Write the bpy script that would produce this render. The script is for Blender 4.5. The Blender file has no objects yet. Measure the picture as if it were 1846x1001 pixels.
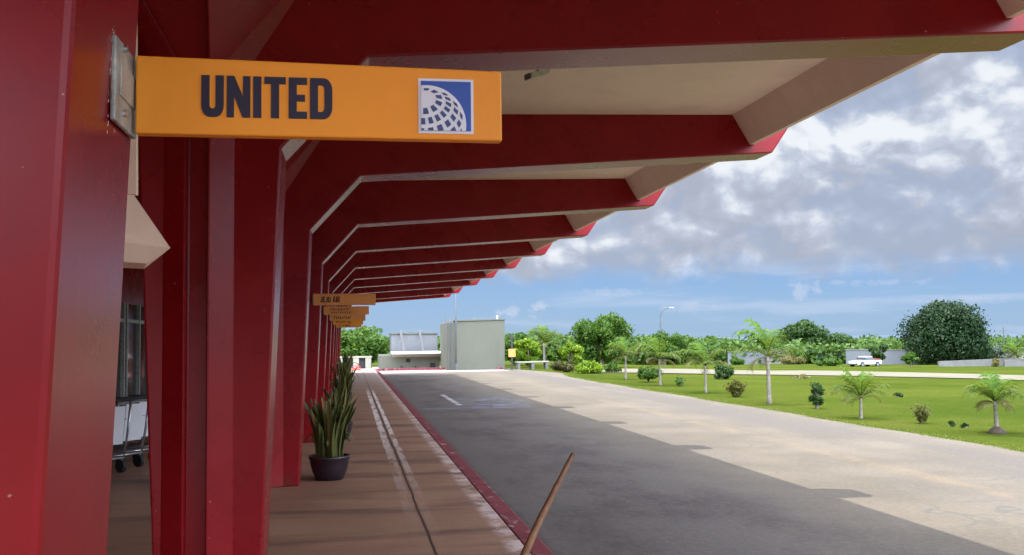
import bpy, bmesh, math, random
import numpy as np
from mathutils import Vector, Matrix
R = math.radians
random.seed(7)
rng = np.random.default_rng(11)
scene = bpy.context.scene
COL = scene.collection

# ------------------------------------------------------------------ camera
cd = bpy.data.cameras.new('camera')
cam = bpy.data.objects.new('camera', cd)
COL.objects.link(cam)
cd.sensor_width = 36.0
cd.lens = 36.02
cd.clip_start = 0.05
cd.clip_end = 60000
YAW, PITCH, ROLL = 0.1567, 0.0602, -0.012
fw = Vector((math.sin(YAW) * math.cos(PITCH), math.cos(YAW) * math.cos(PITCH), math.sin(PITCH)))
rt = Vector((math.cos(YAW), -math.sin(YAW), 0))
up = rt.cross(fw)
r2 = rt * math.cos(ROLL) + up * math.sin(ROLL)
u2 = up * math.cos(ROLL) - rt * math.sin(ROLL)
cam.matrix_world = Matrix(((r2.x, u2.x, -fw.x, 0), (r2.y, u2.y, -fw.y, 0), (r2.z, u2.z, -fw.z, 1.6), (0, 0, 0, 1)))
scene.camera = cam

# ------------------------------------------------------------------ exposure
vs = scene.view_settings
vs.view_transform = 'Standard'
vs.look = 'None'
vs.gamma = 1.0
vs.exposure = 1.05
scene.cycles.max_bounces = 10
scene.cycles.diffuse_bounces = 7

# ------------------------------------------------------------------ sun
SUN = Vector((-0.05, 0.30, 1.0)).normalized()
sl = bpy.data.lights.new('sun', 'SUN')
sl.energy = 3.0
sl.angle = R(0.53)
sl.color = (1.0, 0.95, 0.87)
so = bpy.data.objects.new('sun', sl)
COL.objects.link(so)
so.location = (0, 0, 60)
so.rotation_euler = SUN.to_track_quat('Z', 'Y').to_euler()


# ------------------------------------------------------------------ node helper
class NT:
    def __init__(self, tree):
        self.t = tree
        self.n = tree.nodes
        self.l = tree.links

    def new(self, kind, **kw):
        nd = self.n.new(kind)
        for k, v in kw.items():
            setattr(nd, k, v)
        return nd

    def put(self, sock, v):
        if hasattr(v, 'is_linked') or isinstance(v, bpy.types.NodeSocket):
            self.l.new(v, sock)
        elif isinstance(v, (tuple, list)):
            v = tuple(v)
            sock.default_value = v + (1.0,) if (len(v) == 3 and sock.type == 'RGBA') else v
        else:
            sock.default_value = v

    def math(self, op, a, b=0.0, c=None, clamp=False):
        nd = self.new('ShaderNodeMath', operation=op, use_clamp=clamp)
        self.put(nd.inputs[0], a)
        self.put(nd.inputs[1], b)
        if c is not None:
            self.put(nd.inputs[2], c)
        return nd.outputs[0]

    def step(self, v, a, b):            # smoothstep from a to b
        nd = self.new('ShaderNodeMapRange', interpolation_type='SMOOTHSTEP')
        self.put(nd.inputs['Value'], v)
        nd.inputs['From Min'].default_value = a
        nd.inputs['From Max'].default_value = b
        return nd.outputs['Result']

    def noise(self, vec, scale, detail=6, rough=0.55, dist=0.0):
        nd = self.new('ShaderNodeTexNoise')
        if vec is not None:
            self.l.new(vec, nd.inputs['Vector'])
        nd.inputs['Scale'].default_value = scale
        nd.inputs['Detail'].default_value = detail
        nd.inputs['Roughness'].default_value = rough
        nd.inputs['Distortion'].default_value = dist
        return nd.outputs[0]

    def noise2(self, vec, scale, detail=6, rough=0.55, dist=0.0):
        o = self.noise(vec, scale, detail, rough, dist)
        o.node.noise_dimensions = '2D'
        return o

    def mix(self, f, a, b, blend='MIX'):
        nd = self.new('ShaderNodeMix', data_type='RGBA', blend_type=blend)
        self.put(nd.inputs[0], f)
        self.put(nd.inputs[6], a)
        self.put(nd.inputs[7], b)
        return nd.outputs[2]

    def comb(self, x, y, z):
        nd = self.new('ShaderNodeCombineXYZ')
        for i, v in enumerate((x, y, z)):
            self.put(nd.inputs[i], v)
        return nd.outputs[0]

    def sep(self, v):
        nd = self.new('ShaderNodeSeparateXYZ')
        self.l.new(v, nd.inputs[0])
        return nd.outputs

    def vscale(self, v, s):
        nd = self.new('ShaderNodeVectorMath', operation='MULTIPLY')
        self.l.new(v, nd.inputs[0])
        nd.inputs[1].default_value = s
        return nd.outputs[0]


# ------------------------------------------------------------------ world: sky and clouds
W = bpy.data.worlds.new('World')
scene.world = W
W.use_nodes = True
w = NT(W.node_tree)
w.n.clear()
SKY_STRENGTH = 0.15
sky = w.new('ShaderNodeTexSky', sky_type='NISHITA')
sky.sun_disc = False
sky.sun_elevation = math.asin(SUN.z)
sky.sun_rotation = math.atan2(SUN.x, SUN.y)
sky.air_density = 1.0
sky.dust_density = 0.5
sky.ozone_density = 1.5
tc = w.new('ShaderNodeTexCoord')
X, Y, Z = w.sep(tc.outputs['Generated'])
el = w.math('ARCSINE', Z)
az = w.math('ARCTAN2', X, Y)
P = w.comb(az, w.math('MULTIPLY', el, 1.3), 0.37)
warp = w.noise2(P, 5.0, 4, 0.5)
wv = w.math('MULTIPLY', w.math('SUBTRACT', warp, 0.5), 0.05)
P1 = w.comb(w.math('ADD', az, wv), w.math('MULTIPLY', w.math('ADD', el, wv), 1.3), 0.37)
P2 = w.comb(w.math('ADD', w.math('ADD', az, wv), 0.008), w.math('MULTIPLY', w.math('ADD', w.math('ADD', el, wv), 0.014), 1.3), 0.37)


def heap(vec):
    vo = w.new('ShaderNodeTexVoronoi', feature='F1', voronoi_dimensions='2D')
    w.l.new(vec, vo.inputs['Vector'])
    vo.inputs['Scale'].default_value = 17.0
    vo.inputs['Detail'].default_value = 2.0
    vo.inputs['Roughness'].default_value = 0.6
    f = w.noise2(vec, 6.5, 9, 0.60)
    return w.math('ADD', f, w.math('MULTIPLY', w.math('SUBTRACT', 0.45, vo.outputs['Distance']), 0.22))


n1 = heap(P1)
n2 = heap(P2)
relief = w.math('SUBTRACT', n1, n2)                       # tops of the billows catch the light
big = w.noise2(P, 3.3, 3, 0.5)
low = w.noise2(w.vscale(P, (1.0, 1.5, 1.0)), 4.2, 5, 0.5)
base_line = w.math('ADD', el, w.math('MULTIPLY', w.math('SUBTRACT', w.noise2(P, 14, 5, 0.6), 0.5), 0.05))
deck = w.step(base_line, 0.046, 0.080)
hole = w.step(w.math('ADD', n1, w.math('MULTIPLY', big, 0.5)), 0.46, 0.64)
cover = w.math('MULTIPLY', deck, w.math('MAXIMUM', hole, 0.86))
bright = w.math('ADD', w.math('MULTIPLY', relief, 4.0), w.math('MULTIPLY', w.math('SUBTRACT', n1, 0.47), 2.9))
bright = w.math('ADD', bright, w.math('MULTIPLY', w.math('SUBTRACT', low, 0.5), 2.0))
bright = w.math('SUBTRACT', bright, w.math('MULTIPLY', w.math('SUBTRACT', 1.0, w.step(el, 0.07, 0.11)), 0.15))
soft = w.noise2(P1, 3.1, 7, 0.6)
bright = w.math('ADD', bright, w.math('MULTIPLY', w.math('SUBTRACT', soft, 0.5), 1.6))
bright = w.step(bright, -1.15, 1.35)
ramp = w.new('ShaderNodeValToRGB')
w.l.new(bright, ramp.inputs[0])
e = ramp.color_ramp.elements
e[0].position = 0.0
e[0].color = (2.9, 3.2, 3.9, 1)
e[1].position = 1.0
e[1].color = (6.0, 6.25, 6.6, 1)
m_ = e.new(0.42)
m_.color = (3.4, 3.75, 4.55, 1)
m2_ = e.new(0.70)
m2_.color = (4.2, 4.6, 5.4, 1)
cloud = ramp.outputs[0]
# thin streaks in the clear band above the horizon
st = w.noise2(w.comb(az, w.math('MULTIPLY', el, 9.0), 0.1), 5.5, 5, 0.55)
streak = w.math('MULTIPLY', w.step(st, 0.47, 0.75), w.math('SUBTRACT', 1.0, w.step(el, 0.07, 0.10)))
streak = w.math('MULTIPLY', streak, 0.62)


puff_noise = w.noise2(w.comb(az, w.math('MULTIPLY', el, 1.4), 0.9), 62, 6, 0.62)


def puff(a, b, ra, rb, s):
    """a small far cumulus standing at azimuth a, elevation b"""
    q = w.math('ADD', w.math('POWER', w.math('DIVIDE', w.math('SUBTRACT', az, a), ra), 2.0),
               w.math('POWER', w.math('DIVIDE', w.math('SUBTRACT', el, b), rb), 2.0))
    q = w.math('SUBTRACT', 0.9, q)
    nz = w.math('MULTIPLY', w.math('SUBTRACT', puff_noise, 0.5), 4.2)
    return w.math('MULTIPLY', w.step(w.math('ADD', w.math('MULTIPLY', q, 0.9), nz), 0.1, 1.1), s)


pf = puff(0.153, 0.026, 0.014, 0.009, 0.55)
for a_, b_, ra_, rb_, s_ in ((0.182, 0.028, 0.013, 0.011, 0.6), (0.435, 0.044, 0.017, 0.013, 0.5), (0.322, 0.028, 0.032, 0.007, 0.35),
                             (0.56, 0.030, 0.060, 0.005, 0.25), (0.250, 0.046, 0.04, 0.005, 0.25), (0.50, 0.048, 0.06, 0.004, 0.3)):
    pf = w.math('MAXIMUM', pf, puff(a_, b_, ra_, rb_, s_))
tint = w.mix(w.step(el, 0.0, 0.35), (0.92, 1.0, 1.12), (0.80, 0.95, 1.15))
skyc = w.mix(1.0, sky.outputs[0], tint, 'MULTIPLY')
clear = w.mix(w.step(el, -0.01, 0.10), (2.05, 3.35, 5.1), (1.15, 2.5, 5.2))   # humid tropical air low over the sea
lowmix = w.math('SUBTRACT', 1.0, w.step(el, 0.08, 0.5))
skyc = w.mix(w.math('MULTIPLY', lowmix, 0.85), skyc, clear)
c1 = w.mix(streak, skyc, (3.7, 4.5, 5.9))
c2 = w.mix(pf, c1, (4.4, 4.9, 6.0))
c3 = w.mix(cover, c2, cloud)
# sky overhead and behind the viewer is brightened as added fill for the canopy shade
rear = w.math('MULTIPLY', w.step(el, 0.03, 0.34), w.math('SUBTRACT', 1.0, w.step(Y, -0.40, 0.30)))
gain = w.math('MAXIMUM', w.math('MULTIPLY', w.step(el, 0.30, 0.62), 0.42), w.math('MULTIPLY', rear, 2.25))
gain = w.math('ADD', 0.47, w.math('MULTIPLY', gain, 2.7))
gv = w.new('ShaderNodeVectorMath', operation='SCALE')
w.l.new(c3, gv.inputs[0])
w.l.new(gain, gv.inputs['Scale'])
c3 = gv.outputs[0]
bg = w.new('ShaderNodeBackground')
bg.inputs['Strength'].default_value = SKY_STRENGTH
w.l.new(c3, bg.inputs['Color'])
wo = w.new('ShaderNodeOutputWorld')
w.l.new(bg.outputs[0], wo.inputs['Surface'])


# ------------------------------------------------------------------ materials
def mat(name, color=(0.5, 0.5, 0.5), rough=0.6, spec=0.5, metal=0.0, build=None):
    m = bpy.data.materials.new(name)
    m.use_nodes = True
    t = NT(m.node_tree)
    b = t.n['Principled BSDF']
    b.inputs['Base Color'].default_value = (*color, 1)
    b.inputs['Roughness'].default_value = rough
    b.inputs['Specular IOR Level'].default_value = spec
    b.inputs['Metallic'].default_value = metal
    if build:
        build(t, b)
    return m


def wcoord(t):
    return t.new('ShaderNodeNewGeometry').outputs['Position']


def mottled(name, color, amount=0.25, scale=3.0, rough=0.6, spec=0.5, metal=0.0, bump=0.0, bscale=40, dirt=None):
    def bd(t, b):
        p = wcoord(t)
        n = t.noise(p, scale, 6, 0.6)
        n2_ = t.noise(p, scale * 9, 4, 0.6)
        f = t.math('ADD', t.math('MULTIPLY', n, 0.7), t.math('MULTIPLY', n2_, 0.3))
        dk = tuple(c * (1 - amount) for c in color)
        lt = tuple(min(1, c * (1 + amount)) for c in color)
        c = t.mix(t.step(f, 0.3, 0.7), dk, lt)
        if dirt:
            c = t.mix(t.math('MULTIPLY', t.step(t.noise(t.vscale(p, (1, 1, 0.25)), scale * 2.3, 5, 0.65), 0.52, 0.75), dirt[1]), c, dirt[0])
        t.l.new(c, b.inputs['Base Color'])
        rn = t.math('ADD', t.math('MULTIPLY', n, 0.25), rough - 0.12)
        t.l.new(rn, b.inputs['Roughness'])
        if bump:
            bp = t.new('ShaderNodeBump')
            bp.inputs['Strength'].default_value = bump
            bp.inputs['Distance'].default_value = 0.01
            t.l.new(t.noise(p, bscale, 5, 0.6), bp.inputs['Height'])
            t.l.new(bp.outputs[0], b.inputs['Normal'])
    return mat(name, color, rough, spec, metal, bd)


def red_build(t, b):
    p = wcoord(t)
    n = t.noise(p, 1.7, 6, 0.6)
    v = t.noise(t.vscale(p, (6, 6, 0.35)), 3.0, 5, 0.6)
    c = t.mix(t.step(n, 0.3, 0.7), (0.215, 0.0042, 0.0074), (0.265, 0.0058, 0.0100))
    c = t.mix(t.math('MULTIPLY', t.step(v, 0.58, 0.9), 0.07), c, (0.15, 0.012, 0.015))
    x_, y_, z_ = t.sep(p)
    c = t.mix(t.math('MULTIPLY', t.step(t.noise(p, 6.5, 6, 0.65), 0.5, 0.72), 0.22), c, (0.15, 0.004, 0.007))
    foot = t.math('MULTIPLY', t.math('SUBTRACT', 1.0, t.step(z_, 0.02, 0.22)), t.step(t.noise(p, 9, 6, 0.7), 0.42, 0.62))
    c = t.mix(t.math('MULTIPLY', foot, 0.55), c, (0.10, 0.045, 0.035))
    big_chip = t.math('MULTIPLY', t.step(t.noise(t.vscale(p, (1, 1, 0.6)), 17, 5, 0.7), 0.705, 0.715), t.step(t.noise(p, 1.3, 2, 0.5), 0.52, 0.60))
    c = t.mix(t.math('MULTIPLY', big_chip, 0.55), c, (0.42, 0.27, 0.22))
    chip = t.step(t.noise(p, 28, 3, 0.5), 0.755, 0.765)
    c = t.mix(t.math('MULTIPLY', chip, 0.5), c, (0.50, 0.36, 0.28))
    t.l.new(c, b.inputs['Base Color'])
    t.l.new(t.math('ADD', t.math('MULTIPLY', n, 0.14), 0.21), b.inputs['Roughness'])
    bp = t.new('ShaderNodeBump')
    bp.inputs['Strength'].default_value = 0.05
    bp.inputs['Distance'].default_value = 0.01
    t.l.new(t.noise(t.vscale(p, (1, 1, 0.3)), 24, 5, 0.6), bp.inputs['Height'])
    t.l.new(bp.outputs[0], b.inputs['Normal'])


M = {}
M['red'] = mat('red_gloss_paint', (0.17, 0.005, 0.008), 0.3, 0.28, 0, red_build)
M['beige'] = mottled('beige_soffit_paint', (0.90, 0.71, 0.55), 0.06, 0.9, 0.75, 0.3, bump=0.15, bscale=30, dirt=((0.55, 0.41, 0.30), 0.25))
M['orange'] = mottled('orange_sign_paint', (0.93, 0.345, 0.022), 0.04, 2.0, 0.5, 0.4)
M['orange_faded'] = mottled('faded_orange_sign_paint', (0.80, 0.31, 0.085), 0.12, 3.0, 0.5, 0.4)
M['ink'] = mat('dark_navy_lettering', (0.012, 0.008, 0.03), 0.5)
M['brown_ink'] = mat('dark_brown_lettering', (0.07, 0.02, 0.01), 0.5)
M['blue'] = mat('blue_sign_film', (0.02, 0.085, 0.42), 0.4)
M['navy'] = mat('navy_sign_film', (0.03, 0.065, 0.20), 0.4)
M['white_film'] = mat('white_sign_film', (0.78, 0.82, 0.88), 0.4)
M['steel'] = mottled('galvanised_steel', (0.40, 0.42, 0.38), 0.35, 14, 0.42, 0.5, 0.25, bump=0.3, bscale=60)
M['paint_chip'] = mottled('flaking_pale_paint', (0.62, 0.55, 0.52), 0.2, 30, 0.7)
M['concrete'] = mottled('weathered_concrete', (0.16, 0.155, 0.14), 0.2, 1.2, 0.85, 0.3, bump=0.3, bscale=12, dirt=((0.16, 0.15, 0.14), 0.5))
M['pale_wall'] = mottled('pale_green_wall_paint', (0.135, 0.140, 0.105), 0.06, 0.6, 0.85, 0.2, dirt=((0.10, 0.105, 0.08), 0.35))
M['grey_wall'] = mottled('grey_wall_paint', (0.1558, 0.1624, 0.1681), 0.1, 0.7, 0.8, 0.3, dirt=((0.22, 0.22, 0.22), 0.4))
M['cream_wall'] = mottled('cream_wall_paint', (0.315, 0.307, 0.232), 0.1, 0.7, 0.8, 0.3, dirt=((0.35, 0.30, 0.22), 0.3))
M['white'] = mottled('white_paint', (0.78, 0.78, 0.75), 0.06, 2, 0.6)
M['dark'] = mottled('dark_metal', (0.045, 0.045, 0.05), 0.2, 3, 0.5)
M['pole'] = mottled('grey_pole_paint', (0.11, 0.115, 0.125), 0.15, 3, 0.45)
M['glass'] = mat('dark_tinted_glass', (0.012, 0.014, 0.016), 0.06, 0.6)
M['pot'] = mottled('purple_brown_glazed_clay', (0.022, 0.012, 0.017), 0.25, 9, 0.38, 0.5, bump=0.1, bscale=20)
M['soil'] = mottled('potting_soil', (0.04, 0.028, 0.02), 0.4, 30, 0.95)
M['wood'] = mottled('brown_wood', (0.20, 0.095, 0.045), 0.35, 18, 0.5, 0.4)
M['bark'] = mottled('grey_bark', (0.23, 0.20, 0.165), 0.35, 16, 0.9, 0.2, bump=0.6, bscale=50)
M['rubber'] = mat('black_rubber', (0.02, 0.02, 0.022), 0.7)
M['panel'] = mottled('white_plastic_panel', (0.8, 0.81, 0.83), 0.05, 4, 0.45)
M['chrome'] = mat('dull_chrome', (0.55, 0.56, 0.58), 0.3, 0.5, 0.9)
M['car_white'] = mat('white_car_paint', (0.55, 0.55, 0.56), 0.3)
M['red_plastic'] = mottled('red_plastic', (0.55, 0.045, 0.03), 0.1, 4, 0.5)


def kerb_build(t, b):
    p = wcoord(t)
    x, y, z = t.sep(p)
    n = t.noise(p, 2.0, 6, 0.65)
    c = t.mix(t.step(n, 0.3, 0.7), (0.15, 0.026, 0.033), (0.23, 0.045, 0.055))
    chip = t.step(t.noise(t.vscale(p, (1, 0.45, 1)), 7.5, 6, 0.72), 0.56, 0.64)
    c = t.mix(t.math('MULTIPLY', chip, 0.75), c, (0.40, 0.30, 0.27))
    c = t.mix(t.math('MULTIPLY', t.step(t.noise(p, 5.0, 6, 0.7), 0.55, 0.72), 0.6), c, (0.09, 0.04, 0.04))
    jy = t.math('ABSOLUTE', t.math('SUBTRACT', t.math('FRACT', t.math('DIVIDE', y, 1.83)), 0.5))
    c = t.mix(t.math('MULTIPLY', t.math('SUBTRACT', 1.0, t.step(jy, 0.004, 0.010)), 0.85), c, (0.03, 0.02, 0.02))
    t.l.new(c, b.inputs['Base Color'])
    bp = t.new('ShaderNodeBump')
    bp.inputs['Strength'].default_value = 0.4
    bp.inputs['Distance'].default_value = 0.008
    t.l.new(t.noise(p, 30, 5, 0.65), bp.inputs['Height'])
    t.l.new(bp.outputs[0], b.inputs['Normal'])


M['kerb_red'] = mat('worn_red_kerb_paint', (0.22, 0.03, 0.04), 0.75, 0.3, 0, kerb_build)
M['mulch'] = mottled('dark_mulch', (0.05, 0.035, 0.022), 0.4, 12, 0.95)
M['rust'] = mottled('rusty_brown_panel', (0.20, 0.06, 0.03), 0.3, 5, 0.8)


def leaf_mat(name, a, b, c, trans=0.35, rough=0.5):
    a, b, c = (tuple(0.8 * q for q in col_) for col_ in (a, b, c))
    def bd(t, bs):
        g = t.new('ShaderNodeNewGeometry')
        rnd = g.outputs['Random Per Island']
        n = t.noise(g.outputs['Position'], 0.9, 3, 0.5)
        col = t.mix(t.step(rnd, 0.0, 0.7), a, b)
        col = t.mix(t.step(rnd, 0.72, 1.0), col, c)
        col = t.mix(t.math('MULTIPLY', t.step(n, 0.45, 0.7), 0.4), col, b)
        t.l.new(col, bs.inputs['Base Color'])
        bs.inputs['Roughness'].default_value = rough
        tr = t.new('ShaderNodeBsdfTranslucent')
        t.l.new(t.mix(1.0, col, (1.3, 1.25, 0.6), 'MULTIPLY'), tr.inputs['Color'])
        mx = t.new('ShaderNodeMixShader')
        mx.inputs[0].default_value = trans
        t.l.new(bs.outputs[0], mx.inputs[1])
        t.l.new(tr.outputs[0], mx.inputs[2])
        t.l.new(mx.outputs[0], t.n['Material Output'].inputs['Surface'])
    return mat(name, b, rough, 0.15, 0, bd)


M['leaf_mid'] = leaf_mat('mid_green_leaves', (0.035, 0.085, 0.012), (0.075, 0.16, 0.022), (0.15, 0.24, 0.035))
M['leaf_dark'] = leaf_mat('dark_green_leaves', (0.009, 0.030, 0.009), (0.022, 0.052, 0.016), (0.055, 0.095, 0.032), 0.15)
M['leaf_deep'] = leaf_mat('deep_green_leaves', (0.025, 0.06, 0.015), (0.05, 0.105, 0.025), (0.09, 0.15, 0.035), 0.25)
M['leaf_lime'] = leaf_mat('lime_green_leaves', (0.10, 0.20, 0.012), (0.20, 0.33, 0.02), (0.33, 0.42, 0.04), 0.4)
M['leaf_palm'] = leaf_mat('palm_leaves', (0.06, 0.115, 0.02), (0.12, 0.19, 0.03), (0.22, 0.24, 0.06), 0.4)
M['leaf_spear'] = leaf_mat('young_palm_leaves', (0.075, 0.165, 0.015), (0.13, 0.235, 0.022), (0.20, 0.29, 0.045), 0.45)
M['leaf_old'] = leaf_mat('browning_palm_leaves', (0.13, 0.15, 0.045), (0.21, 0.19, 0.07), (0.24, 0.16, 0.07), 0.3)
M['leaf_croton'] = leaf_mat('croton_leaves', (0.07, 0.11, 0.02), (0.15, 0.16, 0.03), (0.24, 0.10, 0.035), 0.3)
M['leaf_red'] = leaf_mat('dark_red_leaves', (0.05, 0.06, 0.02), (0.09, 0.10, 0.03), (0.14, 0.06, 0.03), 0.25)
M['leaf_snake'] = leaf_mat('snake_plant_leaves', (0.06, 0.08, 0.022), (0.14, 0.15, 0.045), (0.36, 0.30, 0.11), 0.15, 0.35)
M['leaf_far'] = leaf_mat('distant_leaves', (0.05, 0.10, 0.02), (0.09, 0.17, 0.03), (0.14, 0.22, 0.05), 0.3)
M['leaf_grey'] = leaf_mat('grey_green_leaves', (0.10, 0.13, 0.10), (0.16, 0.20, 0.16), (0.10, 0.15, 0.09), 0.2)


def grass_ground(t, b):
    p = wcoord(t)
    n = t.noise(p, 0.16, 5, 0.6)
    n2_ = t.noise(t.vscale(p, (1.0, 0.5, 1)), 1.1, 6, 0.65)
    n3 = t.noise(p, 16, 4, 0.7)
    c = t.mix(t.step(n, 0.32, 0.66), (0.0433, 0.0647, 0.0087), (0.0721, 0.0878, 0.0133))
    c = t.mix(t.math('MULTIPLY', t.step(n2_, 0.48, 0.72), 0.55), c, (0.0895, 0.0855, 0.0226))
    c = t.mix(t.math('MULTIPLY', t.step(n3, 0.42, 0.62), 0.5), c, (0.0289, 0.0462, 0.0078))
    bald = t.step(t.noise(p, 0.42, 5, 0.6), 0.635, 0.72)
    c = t.mix(t.math('MULTIPLY', bald, 0.45), c, (0.1155, 0.0809, 0.0447))
    t.l.new(c, b.inputs['Base Color'])
    bp = t.new('ShaderNodeBump')
    bp.inputs['Strength'].default_value = 0.6
    bp.inputs['Distance'].default_value = 0.05
    t.l.new(t.noise(p, 22, 4, 0.7), bp.inputs['Height'])
    t.l.new(bp.outputs[0], b.inputs['Normal'])


M['grass'] = mat('mown_grass', (0.0806, 0.1074, 0.0193), 0.95, 0.0, 0, grass_ground)
M['blade'] = leaf_mat('grass_blades', (0.11, 0.17, 0.02), (0.17, 0.22, 0.035), (0.26, 0.26, 0.08), 0.4)


def road_build(t, b):
    p = wcoord(t)
    x, y, z = t.sep(p)
    n = t.noise(p, 0.5, 6, 0.6)
    ns = t.noise(t.vscale(p, (1.0, 0.12, 1)), 1.3, 6, 0.62)
    fine = t.math('ADD', t.math('MULTIPLY', t.noise(p, 16, 6, 0.8), 0.6), t.math('MULTIPLY', t.noise(p, 70, 3, 0.7), 0.4))
    c = t.mix(t.step(n, 0.32, 0.68), (0.104, 0.086, 0.062), (0.150, 0.124, 0.090))
    c = t.mix(t.math('MULTIPLY', t.step(ns, 0.5, 0.74), 0.55), c, (0.1290, 0.1118, 0.0980))
    # greyer, smoother wheel lane by the grass
    lane = t.math('MULTIPLY', t.step(x, 7.3, 8.3), t.math('SUBTRACT', 1.0, t.step(x, 9.0, 9.65)))
    c = t.mix(t.math('MULTIPLY', lane, t.math('MULTIPLY', t.step(ns, 0.33, 0.52), 0.9)), c, (0.098, 0.083, 0.069))
    # kerb lane: canopy shade deepened in the colour, with oil stains over it
    kl = t.math('SUBTRACT', 1.0, t.step(x, 3.0, 5.2))
    c = t.mix(t.math('MULTIPLY', kl, 0.8), c, (0.108, 0.092, 0.086))
    oil = t.math('MULTIPLY', t.step(t.noise(t.vscale(p, (0.9, 0.5, 1)), 0.9, 7, 0.72), 0.43, 0.66),
                 t.math('MULTIPLY', t.step(x, 1.6, 2.1), t.math('SUBTRACT', 1.0, t.step(x, 3.4, 5.0))))
    c = t.mix(t.math('MULTIPLY', oil, 0.8), c, (0.048, 0.032, 0.030))
    # what is left of a yellow lane line, and of paint at the drop-off bay
    yl = t.math('SUBTRACT', 1.0, t.step(t.math('ABSOLUTE', t.math('SUBTRACT', x, 6.95)), 0.04, 0.24))
    c = t.mix(t.math('MULTIPLY', t.math('MULTIPLY', yl, t.step(t.noise(p, 2.2, 6, 0.7), 0.40, 0.62)), 0.32), c, (0.26, 0.18, 0.09))

    def box(x0, x1, y0, y1, s=0.05):
        a_ = t.math('MULTIPLY', t.step(x, x0 - s, x0 + s), t.math('SUBTRACT', 1.0, t.step(x, x1 - s, x1 + s)))
        b_ = t.math('MULTIPLY', t.step(y, y0 - s, y0 + s), t.math('SUBTRACT', 1.0, t.step(y, y1 - s, y1 + s)))
        return t.math('MULTIPLY', a_, b_)
    wear = t.step(t.noise(p, 3.1, 6, 0.7), 0.36, 0.58)
    c = t.mix(t.math('MULTIPLY', box(2.80, 2.93, 27.2, 32.6), t.math('MULTIPLY', wear, 0.85)), c, (0.55, 0.54, 0.52))
    c = t.mix(t.math('MULTIPLY', box(1.75, 4.6, 25.8, 26.3, .12), t.math('MULTIPLY', wear, 0.5)), c, (0.17, 0.21, 0.36))
    bl = t.math('MULTIPLY', box(3.1, 4.8, 26.6, 31.0, .3), t.step(t.noise(p, 1.5, 6, 0.7), 0.46, 0.62))
    c = t.mix(t.math('MULTIPLY', bl, 0.5), c, (0.21, 0.25, 0.36))
    gut = t.math('SUBTRACT', 1.0, t.step(t.math('ADD', x, t.math('MULTIPLY', t.math('SUBTRACT', t.noise(p, 2.5, 5, 0.65), 0.5), 0.25)), 1.53, 1.72))
    c = t.mix(t.math('MULTIPLY', gut, 0.75), c, (0.035, 0.026, 0.023))
    c = t.mix(t.math('MULTIPLY', t.step(fine, 0.5, 0.62), 0.5), c, (0.205, 0.172, 0.132))
    c = t.mix(t.math('MULTIPLY', t.math('SUBTRACT', 1.0, t.step(fine, 0.38, 0.49)), 0.65), c, (0.085, 0.075, 0.07))
    crack = t.new('ShaderNodeTexVoronoi', feature='DISTANCE_TO_EDGE')
    wp = t.new('ShaderNodeVectorMath', operation='ADD')
    t.l.new(p, wp.inputs[0])
    nn = t.new('ShaderNodeTexNoise')
    t.l.new(p, nn.inputs['Vector'])
    nn.inputs['Scale'].default_value = 1.2
    t.l.new(nn.outputs['Color'], wp.inputs[1])
    t.l.new(wp.outputs[0], crack.inputs['Vector'])
    crack.inputs['Scale'].default_value = 0.34
    cr = t.math('MULTIPLY', t.math('SUBTRACT', 1.0, t.step(crack.outputs['Distance'], 0.002, 0.011)), t.step(n, 0.48, 0.6))
    c = t.mix(t.math('MULTIPLY', cr, 0.5), c, (0.07, 0.08, 0.075))
    t.l.new(c, b.inputs['Base Color'])
    bp = t.new('ShaderNodeBump')
    bp.inputs['Strength'].default_value = 0.5
    bp.inputs['Distance'].default_value = 0.012
    t.l.new(fine, bp.inputs['Height'])
    t.l.new(bp.outputs[0], b.inputs['Normal'])


M['road'] = mat('weathered_asphalt', (0.25, 0.23, 0.2), 0.85, 0.3, 0, road_build)


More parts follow.
